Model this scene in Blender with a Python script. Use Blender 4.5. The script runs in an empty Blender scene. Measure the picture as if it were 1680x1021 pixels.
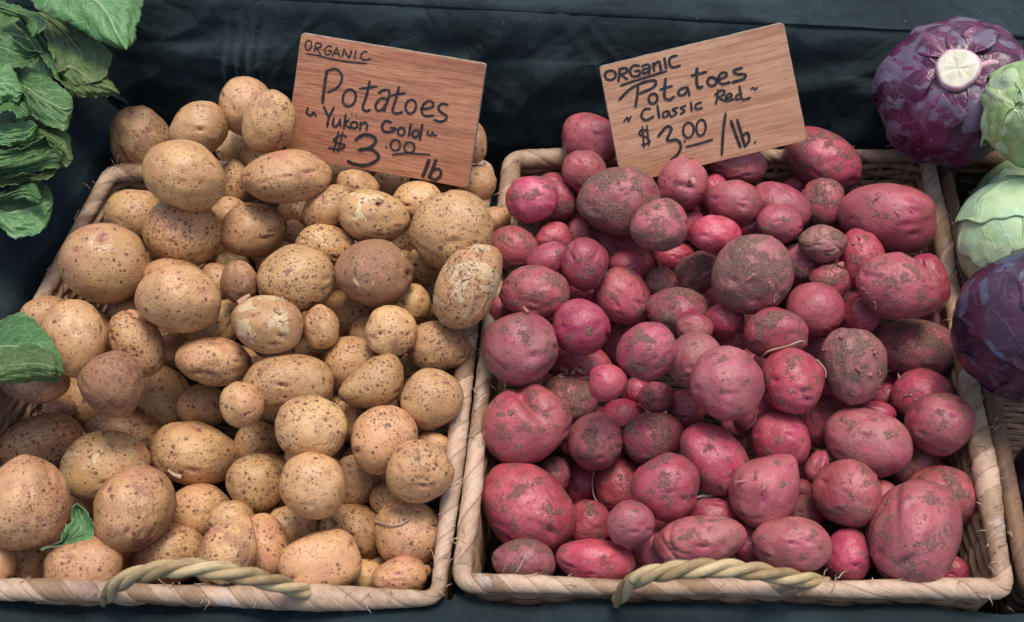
import bpy, bmesh, math, random
import numpy as np
from mathutils import Vector, Matrix, Quaternion

random.seed(7)
RAD = math.radians
scn = bpy.context.scene
COL = scn.collection

# ------------------------------------------------------------------ camera, light, exposure
FPX = 2000.0                      # focal length in photo pixels (photo 1680 x 1021)
PITCH, YAW = RAD(53.3), RAD(4.5)
CAM = Vector((0.0, 0.0, 1.034))
cd = bpy.data.cameras.new("camera")
cam = bpy.data.objects.new("camera", cd)
COL.objects.link(cam)
scn.camera = cam
cam.location = CAM
cam.rotation_euler = (RAD(90) - PITCH, 0, YAW)
cd.sensor_width = 36.0
cd.lens = 36.0 * FPX / 1680.0
cd.clip_start, cd.clip_end = 0.02, 60
cd.dof.use_dof = True
cd.dof.focus_distance = 1.27
cd.dof.aperture_fstop = 7.0

world = bpy.data.worlds.new("World")
scn.world = world
world.use_nodes = True
wt = world.node_tree
wt.nodes.clear()
sky = wt.nodes.new("ShaderNodeTexSky")
sky.sky_type = 'NISHITA'
sky.sun_disc = False
SUN_EL, SUN_AZ = RAD(79), RAD(20)          # high, a little behind the display
sky.sun_elevation, sky.sun_rotation = SUN_EL, SUN_AZ
sky.air_density, sky.dust_density, sky.ozone_density = 1.0, 3.0, 1.0
bg = wt.nodes.new("ShaderNodeBackground")
bg.inputs['Strength'].default_value = 0.120
wo = wt.nodes.new("ShaderNodeOutputWorld")
wt.links.new(sky.outputs[0], bg.inputs[0])
wt.links.new(bg.outputs[0], wo.inputs[0])

sl = bpy.data.lights.new("sun", 'SUN')
sl.energy = 1.5
sl.angle = RAD(20)
sl.color = (1.0, 0.94, 0.86)
sun = bpy.data.objects.new("sun", sl)
COL.objects.link(sun)
sdir = Vector((math.sin(SUN_AZ) * math.cos(SUN_EL), math.cos(SUN_AZ) * math.cos(SUN_EL), math.sin(SUN_EL)))
sun.rotation_euler = sdir.to_track_quat('Z', 'Y').to_euler()
sun.location = (0, 1, 3)

scn.view_settings.view_transform = 'Standard'
scn.view_settings.look = 'None'
scn.view_settings.gamma = 1.0
scn.view_settings.use_curve_mapping = False
scn.view_settings.exposure = 0.84
scn.cycles.use_denoising = True
scn.cycles.max_bounces = 6

# ------------------------------------------------------------------ where a point of the place is
R3 = cam.rotation_euler.to_matrix()
RGT, UPV, FWD = R3 @ Vector((1, 0, 0)), R3 @ Vector((0, 1, 0)), R3 @ Vector((0, 0, -1))

def ray(px, py):
    """Direction with unit depth along the camera axis."""
    return FWD + RGT * ((px - 840.0) / FPX) - UPV * ((py - 510.5) / FPX)

def at_z(px, py, z):
    d = ray(px, py)
    return CAM + d * ((z - CAM.z) / d.z)

def at_v(px, py, v):
    d = ray(px, py)
    return CAM + d * ((v - CAM.y) / d.y)

def at_t(px, py, t):
    return CAM + ray(px, py) * t

def on_plane(px, py, p0, n):
    d = ray(px, py)
    return CAM + d * ((p0 - CAM).dot(n) / d.dot(n))

# ------------------------------------------------------------------ object helpers
def tag(o, label=None, cat=None, group=None, kind=None):
    if label: o['label'] = label
    if cat: o['category'] = cat
    if group: o['group'] = group
    if kind: o['kind'] = kind
    return o

def empty(name, loc):
    o = bpy.data.objects.new(name, None)
    o.location = loc
    o.empty_display_size = 0.02
    COL.objects.link(o)
    return o

def mesh_obj(name, verts, faces, mat, parent=None, smooth=True, loc=None):
    me = bpy.data.meshes.new(name)
    me.from_pydata([tuple(v) for v in verts], [], faces)
    me.update()
    if smooth:
        me.polygons.foreach_set('use_smooth', [True] * len(me.polygons))
    if mat: me.materials.append(mat)
    o = bpy.data.objects.new(name, me)
    if loc is not None: o.location = loc
    COL.objects.link(o)
    if parent:
        o.parent = parent
        o.matrix_parent_inverse = Matrix.Translation(parent.location).inverted() if parent.type == 'EMPTY' else parent.matrix_basis.inverted()
    return o

def set_attr(o, name, vals):
    a = o.data.attributes.new(name, 'FLOAT', 'POINT')
    a.data.foreach_set('value', np.asarray(vals, dtype=np.float32))

def waves(seed, n, fmin, fmax):
    r = np.random.RandomState(seed)
    k = r.normal(size=(n, 3)); k /= np.linalg.norm(k, axis=1)[:, None]
    f = r.uniform(fmin, fmax, n)
    ph = r.uniform(0, 6.283, n)
    amp = (fmin / f) ** 0.8
    amp /= math.sqrt((amp ** 2).sum() / 2)
    def fn(p):
        return (np.sin(p @ (k * f[:, None]).T + ph) * amp).sum(axis=1)
    return fn

class MB:
    """collects tubes and strips into one mesh"""
    def __init__(s): s.v, s.f, s.a, s.p, s.l, s.k = [], [], [], [], [], 0
    def tube(s, pts, rad, seg=7, closed=False, aval=0.0, caps=True, flat=1.0, twist=None, wrap=None):
        n = len(pts)
        base = len(s.v)
        pts = [Vector(p) for p in pts]
        up = Vector((0, 0, 1))
        s.k += 1; run = 0.0
        for i, p in enumerate(pts):
            if i: run += (p - pts[i - 1]).length
            if closed: t = pts[(i + 1) % n] - pts[i - 1]
            else: t = pts[min(i + 1, n - 1)] - pts[max(i - 1, 0)]
            t = t.normalized() if t.length > 1e-9 else Vector((1, 0, 0))
            u = up if abs(t.z) < 0.92 else Vector((0, 1, 0))
            b = t.cross(u).normalized(); c = b.cross(t)
            r = rad(i) if callable(rad) else rad
            for k in range(seg):
                a = 2 * math.pi * k / seg - math.pi / 2
                rr = r * (wrap(i, a) if wrap else 1.0)
                s.v.append(p + b * math.cos(a) * rr + c * math.sin(a) * rr * flat)
                s.a.append(aval(i, a) if callable(aval) else aval); s.p.append(.9 * math.sin(a) + s.k * 3.7); s.l.append(run)
        m = n if closed else n - 1
        for i in range(m):
            j = (i + 1) % n
            for k in range(seg):
                q = (k + 1) % seg
                s.f.append((base + i * seg + k, base + i * seg + q, base + j * seg + q, base + j * seg + k))
        if caps and not closed:
            s.f.append(tuple(base + k for k in reversed(range(seg))))
            s.f.append(tuple(base + (n - 1) * seg + k for k in range(seg)))
    def build(s, name, mat, parent=None, attr='vary', smooth=True, fib=True):
        o = mesh_obj(name, s.v, s.f, mat, parent, smooth)
        set_attr(o, attr, s.a)
        if fib: set_attr(o, 'phase', s.p); set_attr(o, 'along', s.l)
        return o

def catmull(pts, n=8):
    pts = [Vector(p) for p in pts]
    if len(pts) < 3:
        return [pts[0].lerp(pts[-1], i / n) for i in range(n + 1)]
    out = []
    P = [pts[0] * 2 - pts[1]] + pts + [pts[-1] * 2 - pts[-2]]
    for i in range(1, len(P) - 2):
        a, b, c, d = P[i - 1], P[i], P[i + 1], P[i + 2]
        for k in range(n):
            t = k / n
            out.append(0.5 * (b * 2 + (c - a) * t + (a * 2 - b * 5 + c * 4 - d) * t * t + (b * 3 - a - c * 3 + d) * t ** 3))
    out.append(pts[-1])
    return out

# ------------------------------------------------------------------ material helpers
class NT:
    def __init__(s, name):
        s.m = bpy.data.materials.new(name); s.m.use_nodes = True
        s.t = s.m.node_tree
        s.b = s.t.nodes['Principled BSDF']
    def n(s, typ, **kw):
        nd = s.t.nodes.new(typ)
        for k, v in kw.items():
            if hasattr(nd, k): setattr(nd, k, v)
        return nd
    def put(s, sock, v):
        if hasattr(v, 'is_output'): s.t.links.new(v, sock)
        elif isinstance(v, (tuple, list)) and len(v) == 3 and sock.type == 'RGBA': sock.default_value = (*v, 1)
        else: sock.default_value = v
    def math(s, op, a, b=0.0, c=0.0, clamp=False):
        nd = s.n('ShaderNodeMath', operation=op, use_clamp=clamp)
        s.put(nd.inputs[0], a); s.put(nd.inputs[1], b); s.put(nd.inputs[2], c)
        return nd.outputs[0]
    def vmath(s, op, a, b=(0, 0, 0), sc=None):
        nd = s.n('ShaderNodeVectorMath', operation=op)
        s.put(nd.inputs[0], a); s.put(nd.inputs[1], b)
        if sc is not None: s.put(nd.inputs['Scale'], sc)
        return nd.outputs[0]
    def mix(s, f, a, b):
        nd = s.n('ShaderNodeMix', data_type='RGBA')
        s.put(nd.inputs[0], f); s.put(nd.inputs[6], a); s.put(nd.inputs[7], b)
        return nd.outputs[2]
    def noise(s, vec, scale, detail=3.0, rough=0.55, dist=0.0, color=False):
        nd = s.n('ShaderNodeTexNoise')
        s.put(nd.inputs['Vector'], vec); s.put(nd.inputs['Scale'], scale)
        nd.inputs['Detail'].default_value = detail; nd.inputs['Roughness'].default_value = rough
        nd.inputs['Distortion'].default_value = dist
        return nd.outputs['Color' if color else 'Fac']
    def voro(s, vec, scale, feature='F1', rnd=1.0):
        nd = s.n('ShaderNodeTexVoronoi', feature=feature)
        s.put(nd.inputs['Vector'], vec); s.put(nd.inputs['Scale'], scale)
        nd.inputs['Randomness'].default_value = rnd
        return nd
    def ramp(s, x, lo, hi, a=0.0, b=1.0):
        nd = s.n('ShaderNodeMapRange', interpolation_type='SMOOTHSTEP')
        s.put(nd.inputs[0], x); s.put(nd.inputs[1], lo); s.put(nd.inputs[2], hi)
        s.put(nd.inputs[3], a); s.put(nd.inputs[4], b)
        return nd.outputs[0]
    def attr(s, name, typ='GEOMETRY', out='Fac'):
        nd = s.n('ShaderNodeAttribute', attribute_name=name)
        nd.attribute_type = typ
        return nd.outputs[out]
    def sep(s, c):
        nd = s.n('ShaderNodeSeparateColor'); s.put(nd.inputs[0], c)
        return nd.outputs
    def objpos(s, k=13.7):
        tc = s.n('ShaderNodeTexCoord'); oi = s.n('ShaderNodeObjectInfo')
        off = s.vmath('SCALE', (1.0, 0.73, 0.41), sc=s.math('MULTIPLY', oi.outputs['Random'], k))
        return s.vmath('ADD', tc.outputs['Object'], off), oi.outputs['Random'], tc
    def bump(s, h, strength=0.4, dist=0.001, normal=None):
        nd = s.n('ShaderNodeBump')
        s.put(nd.inputs['Height'], h)
        nd.inputs['Strength'].default_value = strength; nd.inputs['Distance'].default_value = dist
        if normal is not None: s.put(nd.inputs['Normal'], normal)
        return nd.outputs[0]
    def done(s, col, rough=0.5, normal=None, spec=0.5, **kw):
        s.put(s.b.inputs['Base Color'], col); s.put(s.b.inputs['Roughness'], rough)
        s.put(s.b.inputs['Specular IOR Level'], spec)
        if normal is not None: s.put(s.b.inputs['Normal'], normal)
        for k, v in kw.items(): s.put(s.b.inputs[k.replace('_', ' ')], v)
        return s.m

# ------------------------------------------------------------------ materials
def mat_yellow():
    g = NT("yellow_skin")
    P, rnd, tc = g.objpos()
    spot, rus, pink, pale, gloss = (g.attr(k, 'OBJECT') for k in ('spot', 'russet', 'pink', 'pale', 'gloss'))
    eye = g.attr('eye')
    Pd = g.vmath('ADD', P, g.vmath('SCALE', g.vmath('SUBTRACT', g.noise(P, 420, 2, color=True), (.5, .5, .5)), sc=0.0034))
    n1 = g.noise(P, 22, 4)
    n2 = g.noise(P, 60, 5, .65)
    base = g.mix(g.ramp(n1, .35, .65), (0.53, 0.290, 0.118), (0.62, 0.380, 0.170))
    base = g.mix(g.ramp(g.noise(P, 85, 6, .72), .42, .70, 0, .60), base, (0.33, 0.160, 0.075))
    base = g.mix(g.ramp(g.noise(P, 230, 4, .7), .50, .72, 0, .45), base, (0.30, 0.145, 0.068))
    base = g.mix(g.ramp(rnd, 0, 1, 0, .5), base, (0.55, 0.325, 0.130))
    pk = g.math('MULTIPLY', pink, g.ramp(g.noise(P, 30, 3), .42, .68))
    base = g.mix(g.math('MULTIPLY', pk, .75, clamp=True), base, (0.47, 0.20, 0.135))
    # russet skin
    lo = g.math('SUBTRACT', .72, g.math('MULTIPLY', rus, .44))
    rm = g.ramp(g.noise(P, 34, 7, .66), lo, g.math('ADD', lo, .16))
    base = g.mix(g.math('MULTIPLY', rm, .8), base, g.mix(n2, (0.19, 0.082, 0.045), (0.34, 0.155, 0.085)))
    # torn skin showing pale flesh
    lo = g.math('SUBTRACT', .86, g.math('MULTIPLY', pale, .36))
    pf = g.noise(P, 48, 3, .5, .6)
    pm = g.ramp(pf, lo, g.math('ADD', lo, .012))
    pm = g.math('MULTIPLY', pm, g.ramp(pale, .02, .08))
    base = g.mix(g.math('MULTIPLY', pm, .85), base, g.mix(n2, (0.60, 0.44, 0.22), (0.66, 0.52, 0.30)))
    hs = g.n('ShaderNodeHueSaturation'); g.put(hs.inputs['Color'], base)
    g.put(hs.inputs['Value'], g.math('MULTIPLY_ADD', g.math('FRACT', g.math('MULTIPLY', rnd, 7.31)), .30, .86)); g.put(hs.inputs['Hue'], g.math('MULTIPLY_ADD', g.math('FRACT', g.math('MULTIPLY', rnd, 3.77)), .013, .491))
    base = hs.outputs[0]
    # eyes
    base = g.mix(g.math('MULTIPLY', g.ramp(g.math('MULTIPLY', eye, g.math('MULTIPLY_ADD', n2, 1.2, .4)), .15, .85), g.math('MULTIPLY_ADD', pink, .5, .2), clamp=True), base, (0.50, 0.17, 0.14))
    base = g.mix(g.ramp(eye, .66, .95, 0, .85), base, (0.14, 0.055, 0.038))
    # lenticels and scab specks, in drifts
    clus = g.ramp(g.noise(P, 26, 4, .6), .34, .64)
    def specks(scale, r0, r1, dens):
        v = g.voro(Pd, scale); c = g.sep(v.outputs['Color'])
        rad = g.math('MULTIPLY_ADD', c[0], r1 - r0, r0)
        m = g.ramp(v.outputs['Distance'], g.math('MULTIPLY', rad, .55), rad, 1, 0)
        on = g.math('LESS_THAN', c[1], g.math('MULTIPLY', g.math('MULTIPLY_ADD', clus, 1.05, .16), dens))
        return g.math('MULTIPLY', m, on)
    s1 = specks(185, .16, .48, g.math('MULTIPLY_ADD', spot, 1.25, .06))
    s2 = specks(330, .18, .46, g.math('MULTIPLY_ADD', spot, 1.3, .20))
    s4 = specks(560, .22, .46, g.math('MULTIPLY_ADD', spot, .7, .22))
    s3 = specks(80, .10, .30, g.math('MULTIPLY', spot, .55))
    sm = g.math('MAXIMUM', g.math('MAXIMUM', s1, g.math('MULTIPLY', s2, .9)), g.math('MAXIMUM', s3, g.math('MULTIPLY', s4, .7)))
    blot = g.math('MULTIPLY', g.ramp(g.noise(P, 66, 7, .78), .545, .64), g.math('MULTIPLY_ADD', spot, .8, .16))
    blot = g.math('MULTIPLY', blot, g.math('MULTIPLY_ADD', clus, .8, .25))
    base = g.mix(blot, base, (0.20, 0.090, 0.042))
    base = g.mix(g.math('MULTIPLY', sm, .92), base, g.mix(n2, (0.060, 0.026, 0.015), (0.150, 0.065, 0.034)))
    sc = g.math('MULTIPLY', g.ramp(g.noise(P, 75, 5, .7), .70, .76), g.math('MULTIPLY_ADD', spot, .6, .15))
    base = g.mix(sc, base, (0.05, 0.032, 0.024))
    fine = g.noise(P, 900, 2)
    base = g.mix(g.ramp(fine, .35, .7, .0, .30), base, (0.25, 0.125, 0.055))
    h = g.math('ADD', g.math('MULTIPLY', fine, .18), g.math('MULTIPLY', g.noise(P, 190, 4, .6), .7))
    h = g.math('SUBTRACT', h, g.math('MULTIPLY', sm, .30))
    h = g.math('SUBTRACT', h, g.math('MULTIPLY', pm, .7))
    h = g.math('ADD', h, g.math('MULTIPLY', rm, g.math('MULTIPLY', g.noise(P, 300, 4, .7), .8)))
    ro = g.math('SUBTRACT', g.math('MULTIPLY_ADD', rm, .15, .46), g.math('MULTIPLY', gloss, .20))
    ro = g.math('ADD', ro, g.math('MULTIPLY', fine, .1))
    return g.done(base, ro, g.bump(h, .75, .0014), .45)

def mat_red():
    g = NT("red_skin")
    P, rnd, tc = g.objpos()
    dirt, dust, pale, bright = (g.attr(k, 'OBJECT') for k in ('dirt', 'dust', 'pale', 'bright'))
    eye = g.attr('eye')
    Pd = g.vmath('ADD', P, g.vmath('SCALE', g.vmath('SUBTRACT', g.noise(P, 210, 4, color=True), (.5, .5, .5)), sc=0.013))
    n1 = g.noise(P, 24, 4)
    n2 = g.noise(P, 70, 5, .65)
    base = g.mix(g.ramp(n1, .35, .65), (0.275, 0.029, 0.048), (0.42, 0.066, 0.096))
    base = g.mix(g.ramp(g.noise(P, 95, 6, .72), .45, .72, 0, .45), base, (0.17, 0.024, 0.028))
    base = g.mix(g.math('MULTIPLY', bright, .7), base, g.mix(g.ramp(n2, .4, .65), (0.46, 0.042, 0.082), (0.58, 0.125, 0.165)))
    base = g.mix(g.math('MULTIPLY', g.ramp(n2, .55, .75), .35), base, (0.50, 0.17, 0.165))
    # torn skin
    lo = g.math('SUBTRACT', .84, g.math('MULTIPLY', pale, .30))
    pm = g.math('MULTIPLY', g.ramp(g.noise(P, 40, 3, .5, .5), lo, g.math('ADD', lo, .014)), g.ramp(pale, .02, .08))
    base = g.mix(g.math('MULTIPLY', pm, .85), base, g.mix(n2, (0.50, 0.27, 0.15), (0.58, 0.38, 0.22)))
    # eyes
    base = g.mix(g.ramp(eye, .10, .8, 0, .6), base, (0.46, 0.040, 0.130))
    base = g.mix(g.ramp(eye, .66, .95, 0, .9), base, (0.085, 0.008, 0.032))
    hs = g.n('ShaderNodeHueSaturation'); g.put(hs.inputs['Color'], base)
    g.put(hs.inputs['Value'], g.math('MULTIPLY_ADD', g.math('FRACT', g.math('MULTIPLY', rnd, 7.31)), .42, .80)); g.put(hs.inputs['Hue'], g.math('MULTIPLY_ADD', g.math('FRACT', g.math('MULTIPLY', rnd, 3.77)), .010, .494))
    base = hs.outputs[0]
    # thin dry dust film, then clods of soil
    fine = g.noise(P, 800, 3, .6)
    du = g.math('MULTIPLY', g.math('MULTIPLY_ADD', dust, .78, .06), g.ramp(g.math('MULTIPLY_ADD', fine, .35, g.noise(P, 28, 5, .6)), .42, .92, .22, 1.0))
    base = g.mix(g.math('MULTIPLY', du, .85, clamp=True), base, g.mix(n2, (0.30, 0.145, 0.115), (0.45, 0.255, 0.195)))
    lo = g.math('SUBTRACT', .645, g.math('MULTIPLY', dirt, .195))
    dn = g.math('ADD', g.math('MULTIPLY', g.noise(P, 58, 6, .70), .82), g.math('MULTIPLY', g.noise(P, 17, 2), .18))
    dn = g.math('ADD', dn, g.math('MULTIPLY', g.math('SUBTRACT', fine, .5), .16))
    dm = g.ramp(dn, lo, g.math('ADD', lo, .075))
    v = g.voro(Pd, 88); c = g.sep(v.outputs['Color'])
    rad = g.math('MULTIPLY_ADD', c[0], .30, .14)
    sp = g.math('MULTIPLY', g.ramp(v.outputs['Distance'], g.math('MULTIPLY', rad, .6), rad, 1, 0),
                g.math('LESS_THAN', c[1], g.math('MULTIPLY_ADD', dirt, .75, .05)))
    v2 = g.voro(Pd, 240); c2 = g.sep(v2.outputs['Color'])
    sp2 = g.math('MULTIPLY', g.ramp(v2.outputs['Distance'], .16, .30, 1, 0), g.math('LESS_THAN', c2[1], g.math('MULTIPLY_ADD', dirt, .30, .10)))
    film = g.math('MULTIPLY', g.ramp(dn, g.math('SUBTRACT', lo, .10), lo), g.math('MULTIPLY_ADD', dirt, .45, .05))
    base = g.mix(film, base, (0.24, 0.115, 0.085))
    v3 = g.voro(Pd, 400); c3 = g.sep(v3.outputs['Color'])
    cl = g.ramp(g.noise(P, 30, 4, .6), .36, .66)
    sp3 = g.math('MULTIPLY', g.ramp(v3.outputs['Distance'], .18, .36, 1, 0), g.math('LESS_THAN', c3[1], g.math('MULTIPLY', g.math('MULTIPLY_ADD', cl, .75, .10), g.math('MULTIPLY_ADD', dirt, .7, .25))))
    base = g.mix(g.math('MULTIPLY', sp3, .75), base, (0.085, 0.038, 0.032))
    dirtm = g.math('MAXIMUM', g.math('MULTIPLY', dm, g.ramp(fine, .34, .56, .25, 1)), g.math('MAXIMUM', g.math('MULTIPLY', sp, g.ramp(fine, .30, .52, .35, 1)), g.math('MULTIPLY', sp2, .8)))
    dcol = g.mix(g.ramp(g.noise(P, 430, 4, .75), .35, .65), (0.070, 0.042, 0.030), (0.30, 0.195, 0.130))
    base = g.mix(g.math('MULTIPLY', dirtm, .86), base, dcol)
    h = g.math('ADD', g.math('MULTIPLY', fine, .20), g.math('MULTIPLY', g.noise(P, 170, 4, .62), .8))
    h = g.math('ADD', h, g.math('MULTIPLY', dirtm, g.math('MULTIPLY_ADD', g.noise(P, 420, 3, .7), .9, .15)))
    h = g.math('SUBTRACT', h, g.math('MULTIPLY', pm, .7))
    ro = g.math('ADD', g.math('MULTIPLY_ADD', du, .30, .31), g.math('MULTIPLY', dirtm, .35))
    return g.done(base, ro, g.bump(h, .85, .0018), .45)

def mat_simple(name, c1, c2, scale=60, rough=.6, bump=.3, spec=.4, bscale=None):
    g = NT(name)
    P, rnd, tc = g.objpos()
    n = g.noise(P, scale, 5, .6)
    return g.done(g.mix(g.ramp(n, .3, .7), c1, c2), rough, g.bump(g.noise(P, bscale or scale * 5, 4), bump, .001), spec)

def mat_wicker(name, dark, light, pink=0.0):
    g = NT(name)
    P, rnd, tc = g.objpos()
    vary, ph, al = g.attr('vary'), g.attr('phase'), g.attr('along')
    n = g.noise(P, 70, 5, .65)
    cv = g.n('ShaderNodeCombineXYZ'); g.put(cv.inputs[0], g.math('MULTIPLY', ph, 9.0)); g.put(cv.inputs[1], g.math('MULTIPLY', al, 40.0))
    st = g.noise(cv.outputs[0], 1.0, 4, .65)
    col = g.mix(g.ramp(g.math('MULTIPLY_ADD', n, .5, g.math('MULTIPLY_ADD', vary, .5, g.math('MULTIPLY', st, .25))), .36, .92), dark, light)
    if pink:
        col = g.mix(g.math('MULTIPLY', g.ramp(g.math('MULTIPLY_ADD', vary, .3, g.noise(P, 26, 3)), .55, .85), pink), col, (0.52, 0.255, 0.175))
        col = g.mix(g.math('MULTIPLY', g.ramp(g.math('MULTIPLY_ADD', st, .55, g.noise(P, 34, 3)), .86, 1.02), .55), col, (0.62, 0.56, 0.50))
        fr = g.math('FRACT', ph)
        col = g.mix(g.ramp(fr, .0, .12, .65, 0), col, (0.12, 0.065, 0.04))
    st2 = g.noise(g.vmath('MULTIPLY', cv.outputs[0], (3.1, .8, 1)), 1.0, 3, .6)
    col = g.mix(g.ramp(st2, .52, .66, 0, .6), col, (0.24, 0.135, 0.075))
    col = g.mix(g.ramp(st, .54, .72, 0, .55), col, (0.17, 0.095, 0.055))
    col = g.mix(g.ramp(g.noise(P, 480, 3, .6), .58, .75, 0, .4), col, (0.20, 0.11, 0.06))
    col = g.mix(g.ramp(g.noise(P, 38, 5, .7), .55, .72, 0, .5), col, (0.15, 0.085, 0.05))
    h = g.math('ADD', g.math('MULTIPLY', st2, .8), g.math('MULTIPLY_ADD', st, 1.2, g.math('MULTIPLY', n, .5)))
    return g.done(col, .5, g.bump(h, .7, .0014), .45)

def mat_cloth():
    g = NT("black_cloth")
    tc = g.n('ShaderNodeTexCoord'); P = tc.outputs['Object']
    n = g.noise(P, 7, 4)
    col = g.mix(g.ramp(n, .35, .7), (0.0120, 0.0220, 0.0240), (0.0260, 0.0440, 0.0480))
    v = g.voro(P, 62); c = g.sep(v.outputs['Color'])
    lint = g.math('MULTIPLY', g.ramp(v.outputs['Distance'], .03, .075, 1, 0), g.math('LESS_THAN', c[1], .16))
    v2 = g.voro(P, 210); c2 = g.sep(v2.outputs['Color'])
    lint = g.math('MAXIMUM', lint, g.math('MULTIPLY', g.math('MULTIPLY', g.ramp(v2.outputs['Distance'], .05, .12, 1, 0), g.math('LESS_THAN', c2[1], .02)), .6))
    col = g.mix(g.math('MULTIPLY', lint, .7), col, (0.30, 0.24, 0.18))
    w = g.n('ShaderNodeTexWave', wave_type='BANDS', bands_direction='DIAGONAL'); g.put(w.inputs['Vector'], P); w.inputs['Scale'].default_value = 260
    h = g.math('ADD', g.math('MULTIPLY', w.outputs['Fac'], .25), g.math('ADD', g.math('MULTIPLY', g.noise(P, 900, 2), .3), g.math('MULTIPLY', g.noise(P, 45, 5, .6), 1.6)))
    cr = g.math('ABSOLUTE', g.math('SUBTRACT', g.noise(P, 9, 2, .45, .8), .5))
    cr2 = g.math('ABSOLUTE', g.math('SUBTRACT', g.noise(P, 34, 3, .5, .6), .5))
    nb = g.bump(g.math('ADD', cr, g.math('MULTIPLY', cr2, .18)), .62, .06)
    return g.done(col, .80, g.bump(h, .8, .0014, nb), .16, Sheen_Weight=.12, Sheen_Roughness=.4, Sheen_Tint=(.55, .75, .85))

def mat_board(name, c1, c2, c3, sc=1.0):
    g = NT(name)
    tc = g.n('ShaderNodeTexCoord'); P = tc.outputs['Object']
    Q = g.vmath('MULTIPLY', P, (7.0, 130.0 * sc, 20.0))
    n1 = g.noise(Q, 1.0, 5, .62, .7)
    Q2 = g.vmath('MULTIPLY', P, (22.0, 600.0, 60.0))
    n2 = g.noise(Q2, 1.0, 4, .65)
    Q3 = g.vmath('MULTIPLY', P, (60.0, 900.0, 60.0))
    n3 = g.noise(Q3, 1.0, 2, .5)
    col = g.mix(g.ramp(n1, .36, .62), c1, c2)
    col = g.mix(g.ramp(n2, .50, .66, 0, .80), col, c3)
    col = g.mix(g.ramp(n3, .56, .66, 0, .55), col, c3)
    Q4 = g.vmath('MULTIPLY', P, (3.5, 75.0, 20.0))
    col = g.mix(g.ramp(g.noise(Q4, 1.0, 3, .6, 1.2), .54, .60, 0, .45), col, c3)
    col = g.mix(g.ramp(g.noise(P, 55, 4, .7), .62, .75, 0, .35), col, c3)
    col = g.mix(g.ramp(g.noise(P, 14, 3), .45, .75, 0, .25), col, c2)
    return g.done(col, .47, g.bump(g.math('ADD', n2, g.math('MULTIPLY', g.noise(P, 400, 2), .3)), .2, .0006), .4)

def mat_leaf(name, c1, c2, vein, rough=.45, side=9.0):
    g = NT(name)
    P, rnd, tc = g.objpos()
    uv = g.n('ShaderNodeUVMap'); s = g.n('ShaderNodeSeparateXYZ'); g.put(s.inputs[0], uv.outputs[0])
    S, T = s.outputs[0], g.math('ABSOLUTE', g.math('SUBTRACT', s.outputs[1], .5))
    wob = g.math('MULTIPLY', g.math('SUBTRACT', g.noise(P, 40, 2), .5), .12)
    mid = g.ramp(T, .004, .018, 1, 0)
    q = g.math('MULTIPLY', g.math('ADD', g.math('SUBTRACT', S, g.math('MULTIPLY', T, .75)), wob), side)
    fr = g.math('ABSOLUTE', g.math('SUBTRACT', g.math('FRACT', q), .5))
    sv = g.math('MULTIPLY', g.ramp(fr, .012, .05, 1, 0), .55)
    v = g.voro(g.vmath('ADD', P, g.vmath('SCALE', g.noise(P, 90, 2, color=True), sc=.006)), 75, 'DISTANCE_TO_EDGE')
    net = g.math('MULTIPLY', g.ramp(v.outputs['Distance'], .008, .05, 1, 0), .42)
    vm = g.math('MAXIMUM', mid, g.math('MAXIMUM', sv, net))
    col = g.mix(g.ramp(g.noise(P, 25, 5, .6), .32, .68), c1, c2)
    edge = g.ramp(T, .478, .497)
    col = g.mix(g.math('MULTIPLY', g.math('MAXIMUM', g.math('MULTIPLY', vm, .8), g.math('MULTIPLY', edge, .55)), 1.0), col, vein)
    h = g.math('ADD', g.math('MULTIPLY', vm, -.7), g.math('MULTIPLY', g.noise(P, 160, 4), .6))
    return g.done(col, rough, g.bump(h, .6, .0010), .32)

def mat_cabbage(name, c1, c2, bloom, bloom_amt, vein, rough=.32):
    g = NT(name)
    P, rnd, tc = g.objpos()
    vn = g.attr('vein')
    n = g.noise(P, 22, 6, .62)
    col = g.mix(g.ramp(n, .34, .66), c1, c2)
    bm = g.ramp(g.math('MULTIPLY_ADD', g.noise(P, 75, 4, .6), .25, g.noise(P, 16, 3, .5, .9)), .655, .70)
    col = g.mix(g.math('MULTIPLY', bm, bloom_amt), col, bloom)
    v = g.voro(g.vmath('ADD', P, g.vmath('SCALE', g.noise(P, 45, 3, color=True), sc=.02)), 26, 'DISTANCE_TO_EDGE')
    net = g.math('MULTIPLY', g.ramp(v.outputs['Distance'], .003, .03, 1, 0), .38)
    vm = g.math('MAXIMUM', net, vn)
    col = g.mix(g.math('MULTIPLY', vm, .6), col, vein)
    col = g.mix(g.ramp(g.noise(P, 260, 3, .6), .66, .74, 0, .4), col, vein)
    h = g.math('ADD', g.math('MULTIPLY', vm, .6), g.math('MULTIPLY', g.noise(P, 60, 5, .6), 1.1))
    return g.done(col, g.math('ADD', rough, g.math('MULTIPLY', bm, .15)), g.bump(h, .55, .0022), .5)

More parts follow.
